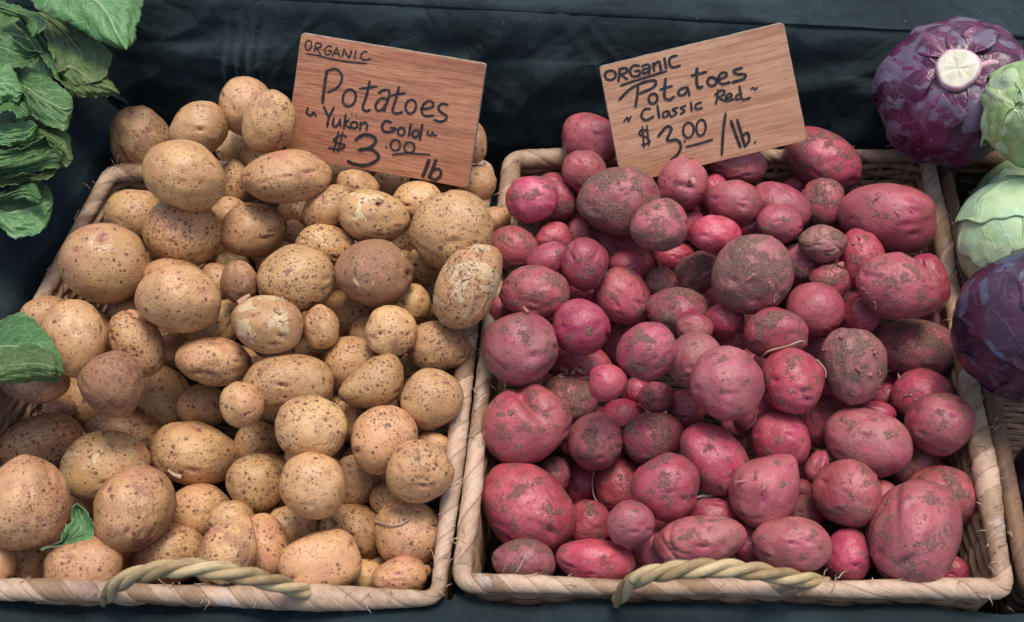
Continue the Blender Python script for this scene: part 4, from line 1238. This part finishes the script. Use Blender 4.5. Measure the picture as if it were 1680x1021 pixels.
# ------------------------------------------------------------------ leafy greens
def resample(pts, n):
    C = catmull([Vector((p[0], p[1], 0)) for p in pts], 10)
    L = [0]
    for i in range(1, len(C)): L.append(L[-1] + (C[i] - C[i - 1]).length)
    q = np.linspace(0, L[-1], n)
    return np.stack([np.interp(q, L, [p.x for p in C]), np.interp(q, L, [p.y for p in C])], 1)

def leaf2(name, e0, e1, crop, z0, z1, cup, ruf, mat, seed, parent=None):
    """A leaf blade spanned between its two edges, both running from the stalk to the tip."""
    r = np.random.RandomState(seed)
    x0, y0, k = crop
    NS, NT_ = 64, 45
    E0, E1 = resample([(x0 + x / k, y0 + y / k) for x, y in e0], NS), resample([(x0 + x / k, y0 + y / k) for x, y in e1], NS)
    ph = r.uniform(0, 6.28, 12)
    vs, uv = [], []
    for i in range(NS):
        s = i / (NS - 1)
        for j in range(NT_):
            tt = j / (NT_ - 1); t = tt * 2 - 1
            p = E0[i] * (1 - tt) + E1[i] * tt
            ed = abs(t) ** 6
            side = (E1[i] - E0[i]); ln = np.hypot(*side) + 1e-6
            p = p + side / ln * ed * math.copysign(1, t) * (1.3 * math.sin(37 * s + ph[0] + t) + .9 * math.sin(83 * s + ph[1] - t) + .6 * math.sin(141 * s + ph[2]))
            z = z0 + (z1 - z0) * s + cup * t * t + ruf * abs(t) ** 3 * (math.sin(8 * s + ph[3] + (2 if t > 0 else 0)) + .6 * math.sin(19 * s + ph[4] + t)) * .010
            z += .0035 * math.exp(-(t / .07) ** 2) * (1 - s)
            z += .0005 * math.sin(40 * s - 26 * abs(t)) * math.sin(3 + 8 * t + 5 * s) + .0015 * math.sin(11 * s + 5 * t + ph[5]) * math.sin(8 * t - 4 * s + ph[6]) + .0003 * math.sin(60 * s + ph[7]) * math.sin(41 * t + ph[8])
            vs.append(at_z(p[0], p[1], z)); uv.append((s, tt))
    fs = [(i * NT_ + j, i * NT_ + j + 1, (i + 1) * NT_ + j + 1, (i + 1) * NT_ + j) for i in range(NS - 1) for j in range(NT_ - 1)]
    o = mesh_obj(name, vs, fs, mat, parent)
    ul = o.data.uv_layers.new(name="UVMap")
    idx = np.zeros(len(o.data.loops), dtype=np.int32); o.data.loops.foreach_get('vertex_index', idx)
    ul.data.foreach_set('uv', np.array(uv, dtype=np.float32)[idx].ravel())
    so = o.modifiers.new("thickness", 'SOLIDIFY'); so.thickness = .0005; so.offset = 0
    return o

UPPER = [   # the two edges, heights at stalk and tip, cup, ruffle, material
 ([(-160,-60),(60,-60),(180,20),(280,120),(300,220)], [(-160,330),(0,330),(120,330),(230,300),(300,220)], .088,.086,-.006, .6, 'leaf'),
 ([(-160,260),(0,280),(120,300),(230,380),(272,500)], [(-160,720),(0,715),(120,690),(230,620),(272,500)], .096,.092,-.006, .6, 'leaf'),
 ([(100,60),(160,110),(200,200),(230,290),(300,340)], [(200,40),(320,110),(400,170),(440,210),(440,262),(400,320),(300,340)], .108,.100, .006, .5, 'leaf_olive'),
 ([(-100,20),(20,60),(90,80),(130,150)], [(-100,-30),(60,20),(110,40),(168,70),(178,115),(130,150)], .125,.130,-.006, .8, 'leaf'),
 ([(60,90),(120,170),(190,260),(240,330),(300,370)], [(120,60),(220,130),(262,200),(300,300),(300,370)], .102,.100, .004, .5, 'leaf'),
 ([(230,290),(262,220),(266,165),(300,152),(330,200),(365,255),(420,300),(478,372)], [(230,290),(262,345),(285,386),(350,386),(420,385),(478,376)], .112,.108,-.012, .3, 'leaf_olive'),
 ([(60,-60),(120,0),(170,50),(290,100),(370,150),(440,182),(504,200)], [(420,-150),(560,-60),(566,40),(548,100),(535,170),(504,200)], .172,.150,-.014, .25, 'leaf_bright'),
 ([(-120,100),(0,120),(60,160),(110,200),(165,205)], [(-120,260),(0,260),(60,270),(110,262),(150,240),(165,205)], .135,.138, .006, .9, 'leaf'),
 ([(-120,250),(60,245),(110,260),(190,310),(250,350),(285,390),(292,430)], [(-120,470),(20,430),(100,440),(150,480),(215,510),(262,520),(282,475),(292,430)], .140,.128,-.010, .4, 'leaf'),
 ([(-120,300),(40,340),(100,375),(125,450)], [(-120,470),(0,450),(40,440),(75,470),(105,472),(125,450)], .148,.146, .004, .7, 'leaf'),
 ([(-120,250),(0,258),(45,262),(78,330),(95,370)], [(-120,420),(0,410),(45,402),(65,412),(95,370)], .162,.156,-.006, .4, 'leaf_bright'),
 ([(-120,500),(20,486),(120,478),(200,490),(250,520),(278,550),(290,640)], [(-120,600),(0,590),(90,580),(180,590),(230,625),(262,662),(290,640)], .122,.112,-.008, .6, 'leaf_olive'),
 ([(-120,620),(0,640),(120,620),(222,585),(262,622)], [(-120,720),(20,702),(100,692),(200,672),(266,664),(262,622)], .112,.106,-.004, .9, 'leaf'),
 ([(-120,600),(0,600),(90,590),(150,560),(182,545),(205,585),(255,572)], [(-120,690),(0,665),(60,645),(130,622),(200,598),(255,572)], .128,.124, .008, .6, 'leaf'),
 ([(-120,490),(0,495),(80,485),(122,482),(150,500)], [(-120,590),(0,582),(60,580),(120,570),(150,500)], .134,.130,-.006, .5, 'leaf_bright'),
 ([(-120,720),(0,716),(110,690),(150,700),(205,650),(222,662)], [(-120,770),(0,745),(100,730),(160,724),(218,696),(222,662)], .112,.106, .004, .8, 'leaf_olive'),
 ([(-120,780),(0,770),(80,732),(160,724),(205,770),(212,805)], [(-120,880),(0,905),(40,946),(100,946),(168,922),(202,862),(212,805)], .098,.080,-.008, .35, 'leaf_bright'),
 ([(-120,770),(0,772),(60,736),(130,722),(150,745),(165,790)], [(-120,800),(0,802),(80,792),(120,800),(150,812),(165,790)], .112,.108,-.006, .4, 'leaf'),
]
def build_greens():
    c = at_z(-60, 190, .06)
    root = empty("leafy_greens", c)
    tag(root, "big bunch of broad ruffled dark green leaves, on the cloth beside the yellow potatoes", "leafy greens")
    for i, (e0, e1, z0, z1, cu, ru, m) in enumerate(UPPER):
        leaf2("leaf", e0, e1, (0, 0, 2.431), z0, z1, cu, ru, M[m], 100 + i, root)
    c = at_z(-140, 575, .06)
    root = empty("leafy_greens", c)
    tag(root, "smaller pair of green leaves drooping over the yellow basket's outer rim", "leafy greens")
    K = (0, 500, 4.64)
    leaf2("leaf", [(-700,330),(-300,220),(0,122),(80,76),(170,68),(262,112),(330,190),(390,262),(440,335),(472,425),(480,515)],
          [(-700,480),(-300,520),(0,560),(160,575),(330,585),(430,580),(468,555),(480,515)], K, .060, .112, -.012, .25, M['leaf'], 140, root)
    leaf2("leaf", [(-700,470),(-300,440),(0,398),(60,340),(180,306),(290,316),(370,345),(408,400),(425,480)],
          [(-700,600),(-300,610),(0,606),(150,596),(300,586),(398,584),(428,540),(425,480)], K, .075, .130, -.014, .2, M['leaf_olive'], 141, root)
    o = leaf2("leaf_scrap", [(213,766),(310,732),(340,655),(372,622),(378,560),(405,530)], [(213,770),(330,748),(400,734),(488,702),(480,620),(440,560),(405,530)],
              (0, 660, 3.19), .080, .100, .006, .3, M['leaf_bright'], 150, None)
    tag(o, "small torn scrap of bright green leaf lying on the yellow potatoes near the front", "leaf")

# ------------------------------------------------------------------ cabbages
def cabbage(px, py, rpx, t, mat, label, seed, pole_px=(0, 0), crumple=1.0, nleaf=6, stem=False, sq=(1, 1)):
    r = np.random.RandomState(seed)
    c = at_t(px, py, t); R = rpx * t / FPX
    root = empty("cabbage", c)
    tag(root, label, "cabbage")
    view = -ray(px, py).normalized()
    X, Y = RGT, UPV
    pd = view * math.sqrt(max(.05, 1 - pole_px[0] ** 2 - pole_px[1] ** 2)) + X * pole_px[0] + Y * pole_px[1]
    pd.normalize()
    a = (X - pd * X.dot(pd)).normalized(); b = pd.cross(a)
    base = np.array([a[:], b[:], pd[:]])                       # rows
    low, mid, hi = waves(seed, 6, 1.5, 3), waves(seed + 1, 14, 4, 9), waves(seed + 2, 24, 12, 30)
    shp = lambda D: 1 + crumple * (.022 * low(D) + .010 * mid(D) + .0035 * hi(D))
    D = SPH
    rad = shp(D)
    pole = D[:, 2]
    rad = rad - .10 * np.exp(-((1 - pole) / .06)) if stem else rad - .03 * np.exp(-((1 - pole) / .05))
    W = (D * rad[:, None]) @ base * (R * .965) * 1.0
    o = mesh_obj("head", (W + np.array(c[:])).tolist(), SPF, mat, root)
    set_attr(o, 'vein', np.zeros(len(D)))
    NS, NT_ = 56, 41
    for k in range(nleaf):
        az0 = 2 * math.pi * k / nleaf + r.uniform(-.2, .2)
        smax = r.uniform(1.75, 2.3); wid = r.uniform(.72, .95)
        ph = r.uniform(0, 6.28, 6)
        ds, vn = [], []
        for i in range(NS):
            s = i / (NS - 1)
            for j in range(NT_):
                tt = j / (NT_ - 1) * 2 - 1
                th = .06 + s * smax * (1 + .04 * math.sin(5 * tt + ph[0]) + .02 * math.sin(17 * tt + ph[1]) * s)
                wl = wid * (.30 + .95 * math.sin(math.pi * min(1, s * .88 + .05)) ** .7) * (1 + .05 * math.sin(14 * s + ph[2] + tt) + .03 * math.sin(33 * s + ph[3]))
                az = az0 + tt * wl / max(.55, math.sin(min(th, 2.2)))
                ds.append((math.sin(th) * math.cos(az), math.sin(th) * math.sin(az), math.cos(th)))
                q = (s * 7 - abs(tt) * 3.1)
                side = max(0, 1 - abs((q % 1) - .5) / .07) * (1 - .5 * abs(tt)) * (abs(tt) > .03)
                midr = math.exp(-(tt * wl / (.075 * (1.15 - s))) ** 2) * (1 - .6 * s)
                vn.append((midr, side * .55, s, abs(tt)))
        ds = np.array(ds); vn = np.array(vn)
        rad = shp(ds)
        if stem: rad = rad - .10 * np.exp(-((1 - ds[:, 2]) / .06))
        else: rad = rad - .03 * np.exp(-((1 - ds[:, 2]) / .05))
        lift = .006 + .014 * (k % 3) / 2 + .030 * vn[:, 3] ** 6 + .035 * vn[:, 2] ** 5 + .028 * vn[:, 0] * np.clip(vn[:, 2] * 4, 0, 1) + .007 * vn[:, 1]
        lift += .017 * crumple * waves(seed + 50 + k, 12, 6, 16)(ds) * (.3 + vn[:, 3]) * np.clip(vn[:, 2] * 3, 0, 1)
        W = (ds * (rad + lift)[:, None]) @ base * (R * .965)
        fs = [(i * NT_ + j, i * NT_ + j + 1, (i + 1) * NT_ + j + 1, (i + 1) * NT_ + j) for i in range(NS - 1) for j in range(NT_ - 1)]
        o = mesh_obj("outer_leaf", (W + np.array(c[:])).tolist(), fs, mat, root)
        set_attr(o, 'vein', np.clip(vn[:, 0] * .8 + vn[:, 1], 0, 1))
        so = o.modifiers.new("thickness", 'SOLIDIFY'); so.thickness = .0012; so.offset = -1
    if stem:
        def pt(rho, az, h): return c + (a * math.cos(az) + b * math.sin(az)) * (rho * R) + pd * (h * R)
        vs, fs = [], []
        N = 40
        prof = [(0, 1.045), (.10, 1.05), (.18, 1.045), (.215, 1.045), (.24, 1.025), (.25, .97), (.24, .80)]
        for q, (rho, h) in enumerate(prof):
            for i in range(N):
                an = 2 * math.pi * i / N
                k = 1.18 + .05 * math.sin(3 * an + 1) + .02 * math.sin(7 * an)
                vs.append(pt(rho * k, an, h + .004 * math.sin(5 * an + q) + .006 * math.sin(9 * an * (q % 2)) * (q < 3)))
        for q in range(len(prof) - 1):
            for i in range(N):
                fs.append((q * N + i, q * N + (i + 1) % N, (q + 1) * N + (i + 1) % N, (q + 1) * N + i))
        o = mesh_obj("cut_stem", vs, fs, M['stem'], root)
        o.data.materials.append(M['stem_ring'])
        for p in o.data.polygons:
            if p.index >= 3 * N: p.material_index = 1
        for az, rm in ((RAD(95), 'cab_red'), (RAD(236), 'cab_red'), (RAD(4), 'rib_red'), (RAD(318), 'cab_red'), (RAD(168), 'rib_red')):
            mb = MB()
            pts = []
            for i in range(14):
                th = .20 + i / 13 * .62
                d = Vector((math.sin(th) * math.cos(az + .12 * math.sin(i * .3)), math.sin(th) * math.sin(az + .12 * math.sin(i * .3)), math.cos(th)))
                rr = 1.0 - .10 * math.exp(-(1 - math.cos(th)) / .06) + .035
                w = a * d.x + b * d.y + pd * d.z
                pts.append(c + w * (R * .965 * (rr - .012)))
            mb.tube(pts, lambda i: R * (.072 * (1 - i / 13) ** .8 + .006), 12, aval=.5, flat=.8)
            mb.build("leaf_rib", M[rm], root, 'vein')
    return root

# ------------------------------------------------------------------ small things growing on single potatoes
def hair(parent, name, mat, px_pts, lift=.004, rad=.0007, t=None):
    """A root or sprout: follows the potato that carries it, a few millimetres clear of the skin."""
    tt = (parent.matrix_world.translation - CAM).dot(FWD) if t is None else t
    P = []
    R = max(parent.dimensions) if False else None
    inv = parent.matrix_world.inverted()
    ext = np.array([v.co[:] for v in parent.data.vertices])
    for (x, y) in px_pts:
        d = ray(x, y).normalized()
        hit, loc, nor, idx = parent.ray_cast(inv @ CAM, (inv.to_3x3() @ d).normalized())
        if hit: p = parent.matrix_world @ (loc + nor * lift)
        else: p = at_t(x, y, tt - .004)
        P.append(p)
    P = catmull(P, 7)
    mb = MB()
    n = len(P)
    mb.tube([inv @ p for p in P], lambda i: rad * (1 - .55 * i / n), 5, aval=.5)
    o = mesh_obj(name, mb.v, mb.f, mat)
    o.parent = parent
    return o

def flakes(parent, mat, seed, n, zone):
    """Loose curls of skin on one potato, in the part of it seen around zone = (x, y, radius) of the photo."""
    r = np.random.RandomState(seed)
    inv = parent.matrix_world.inverted()
    made = 0
    for k in range(n * 4):
        if made >= n * 2 // 3: break
        an, rr = r.uniform(0, 6.28), zone[2] * math.sqrt(r.uniform())
        d = ray(zone[0] + rr * math.cos(an), zone[1] + rr * math.sin(an)).normalized()
        hit, loc, nor, idx = parent.ray_cast(inv @ CAM, (inv.to_3x3() @ d).normalized())
        if not hit: continue
        t = nor.orthogonal().normalized(); t = Quaternion(nor, r.uniform(0, 6.28)) @ t
        bt = nor.cross(t)
        L, w, cu = r.uniform(.004, .012), r.uniform(.0010, .0034), r.uniform(.1, .9)
        vs, fs = [], []
        for i in range(5):
            s = i / 4
            p = loc + t * (L * s) * math.cos(cu * s) + nor * (.0003 + L * .5 * math.sin(cu * s) * s) + bt * (L * .12 * math.sin(3 * s + k))
            ww = w * (1 - .65 * s) * (1 + .25 * r.normal())
            vs += [p + bt * ww, p - bt * ww * .8]
        for i in range(4):
            fs.append((2 * i, 2 * i + 1, 2 * i + 3, 2 * i + 2))
        o = mesh_obj("loose_skin", vs, fs, mat)
        o.parent = parent
        so = o.modifiers.new("thickness", 'SOLIDIFY'); so.thickness = .0004
        made += 1

# ================================================================== the scene
build_cloth()
f0 = lambda x, y, z, dv=0.0: at_z(x, y, z) + Vector((0, dv, 0))
def arch(pts):
    a, b = pts[0], pts[-1]
    A, B = at_z(*a, 0.0), at_z(*b, 0.0)
    out = []
    for (x, y) in pts:
        f = (x - a[0]) / (b[0] - a[0])
        out.append(at_v(x, y, A.y + (B.y - A.y) * f - .016 * math.sin(math.pi * f)))
    out[0].z -= .006; out[-1].z -= .006
    return out
basket(RIM_Y, "wicker basket of yellow potatoes with a twisted cane handle, next to the leafy greens", M['weave'], 11,
       arch([(168,982), (196,957), (250,938), (322,932), (400,944), (470,962), (522,974)]))
basket(RIM_R, "wicker basket of red potatoes with pale wrapped rim and twisted cane handle, in the middle", M['weave'], 12,
       arch([(1012,984), (1042,952), (1095,938), (1160,932), (1230,936), (1300,948), (1358,950)]))
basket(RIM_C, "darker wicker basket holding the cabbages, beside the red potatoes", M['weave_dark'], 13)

yel, ty = heap("yellow_potato", YELLOW, B1, M['yellow'], "yellow potatoes heaped in their basket", 1)
red, tr = heap("red_potato", RED, B2, M['red'], "red potatoes heaped in their basket", 2)
low = fill("yellow_potato", YELLOW, ty, RIM_Y, M['yellow'], "yellow potatoes down on the basket floor", "yellow potato down on the basket floor, glimpsed only through a gap", 61)
low += fill("red_potato", RED, tr, RIM_R, M['red'], "red potatoes down on the basket floor", "red potato down on the basket floor, glimpsed only through a gap", 62)

board(Q1, B1[1], None, "red-brown wooden price board lettered Organic Potatoes Yukon Gold, above the yellow potatoes", M['board_red'], S1, (460, 40, 3.647))
board(Q2, B2[1], None, "pale tan wooden price board lettered Organic Potatoes Classic Red, above the red potatoes", M['board_tan'], S2, (780, 0, 3.0))

build_greens()
cabbage(1569, 152, 116, 1.348, M['cab_red'], "purple cabbage showing its pale cut stem, on the corner of the red potato basket", 5, (.02, .30), 1.7, 6, True)
cabbage(1716, 184, 95, 1.244, M['cab_green'], "crinkled light green cabbage beside the purple one with the cut stem", 6, (-.5, .1), 2.3, 5)
cabbage(1692, 348, 96, 1.405, M['cab_pale'], "shaded pale green cabbage tucked behind the smooth pale one", 7, (.3, -.7), .8, 5)
cabbage(1682, 396, 108, 1.27, M['cab_pale'], "smooth pale green cabbage with fine veins, resting on the dark purple one", 8, (.6, .5), .8, 5)
cabbage(1692, 535, 122, 1.16, M['cab_dark'], "largest dark purple cabbage with bluish sheen, resting on the side rim by the red potatoes", 9, (.5, -.3), .8, 6)
cabbage(1748, 790, 82, 1.25, M['cab_dark'], "purple cabbage cut off by the photo's border, near the front of the cabbage basket", 10, (.6, .2), .8, 5)

drop_unseen(low)
bpy.context.view_layer.update()
def by(lst, items, x, y):
    return min(zip(lst, items), key=lambda q: (q[1][0] - x) ** 2 + (q[1][1] - y) ** 2)[0]
Y = lambda x, y: by(yel, YELLOW, x, y)
Rr = lambda x, y: by(red, RED, x, y)
hair(Y(671,874), "root", M['root'], [(616,856),(640,862),(660,860),(672,846),(678,822)], .003, .0011)
hair(Y(671,874), "root", M['root'], [(652,862),(656,846),(656,832)], .002, .0007)
hair(Y(232,232), "root", M['fibre'], [(196,254),(195,268),(199,277),(194,279)], .002, .0010)
hair(Y(60,622), "root", M['fibre'], [(72,660),(74,668),(70,674),(76,676)], .002, .0012)
hair(Y(438,533), "sprout", M['flake_yel'], [(392,498),(402,490),(410,484)], .003, .0040)
hair(Y(321,745), "sprout", M['root'], [(298,782),(286,778),(276,771)], .001, .0030)
hair(Rr(1273,547), "root", M['root'], [(1246,592),(1262,574),(1290,566),(1312,558),(1320,566)], .003, .0011)
hair(Rr(1300,625), "root", M['root'], [(1340,590),(1349,608),(1350,620)], .003, .0008)
hair(Rr(1085,462), "sprout", M['flake_red'], [(1084,442),(1083,434),(1081,428)], .002, .0018)
hair(Rr(853,572), "sprout", M['flake_red'], [(866,516),(862,508),(858,503)], .002, .0024)
hair(Rr(1015,795), "root", M['root'], [(976,770),(972,790),(980,815),(996,836)], .003, .0013)
hair(Rr(1170,850), "sprout", M['root_grey'], [(1176,812),(1160,814),(1148,820),(1134,828)], .003, .0019)
hair(Rr(1170,850), "sprout", M['root_grey'], [(1178,808),(1164,808),(1152,810)], .004, .0014)
hair(Rr(1236,680), "root", M['root'], [(1240,676),(1236,690),(1226,702)], .003, .0010)
hair(Rr(1361,462), "sprout", M['flake_red'], [(1376,438),(1382,432),(1380,440)], .002, .0028)
rr_ = random.Random(4)
for k in range(9):
    x, y = 935 + rr_.uniform(-14, 26), 613 + rr_.uniform(-3, 14)
    pts = [(x, y)]
    for q in range(3): pts.append((pts[-1][0] + rr_.uniform(-12, 14), pts[-1][1] + rr_.uniform(-9, 9)))
    hair(Rr(932,655), "root", M['root'], pts, .0025, .00055)
flakes(Rr(1400,600), M['flake_red'], 1, 26, (1398, 600, 58))
flakes(Rr(1120,301), M['flake_red'], 2, 9, (1118, 285, 36))
flakes(Rr(1512,651), M['flake_red'], 3, 8, (1510, 632, 44))
flakes(Rr(1234,450), M['flake_red'], 4, 8, (1240, 480, 50))
flakes(Rr(1474,470), M['flake_red'], 5, 7, (1428, 470, 26))
flakes(Rr(1455,356), M['flake_red'], 6, 6, (1470, 320, 40))
flakes(Rr(1258,800), M['flake_red'], 7, 5, (1230, 780, 30))
flakes(Rr(1415,428), M['flake_red'], 8, 5, (1408, 385, 18))
flakes(Y(438,533), M['flake_yel'], 9, 9, (438, 520, 50))
flakes(Y(172,765), M['flake_yel'], 10, 11, (175, 735, 50))
flakes(Y(207,712), M['flake_yel'], 11, 5, (225, 690, 30))
flakes(Y(613,447), M['flake_yel'], 12, 7, (620, 425, 45))
flakes(Y(613,356), M['flake_yel'], 13, 7, (620, 350, 50))
flakes(Y(768,468), M['flake_yel'], 14, 8, (768, 455, 60))
flakes(Y(442,200), M['flake_yel'], 15, 5, (445, 215, 36))
for o in COL.objects:
    if o.type == 'MESH' and 'vary' in o.data.attributes: pass
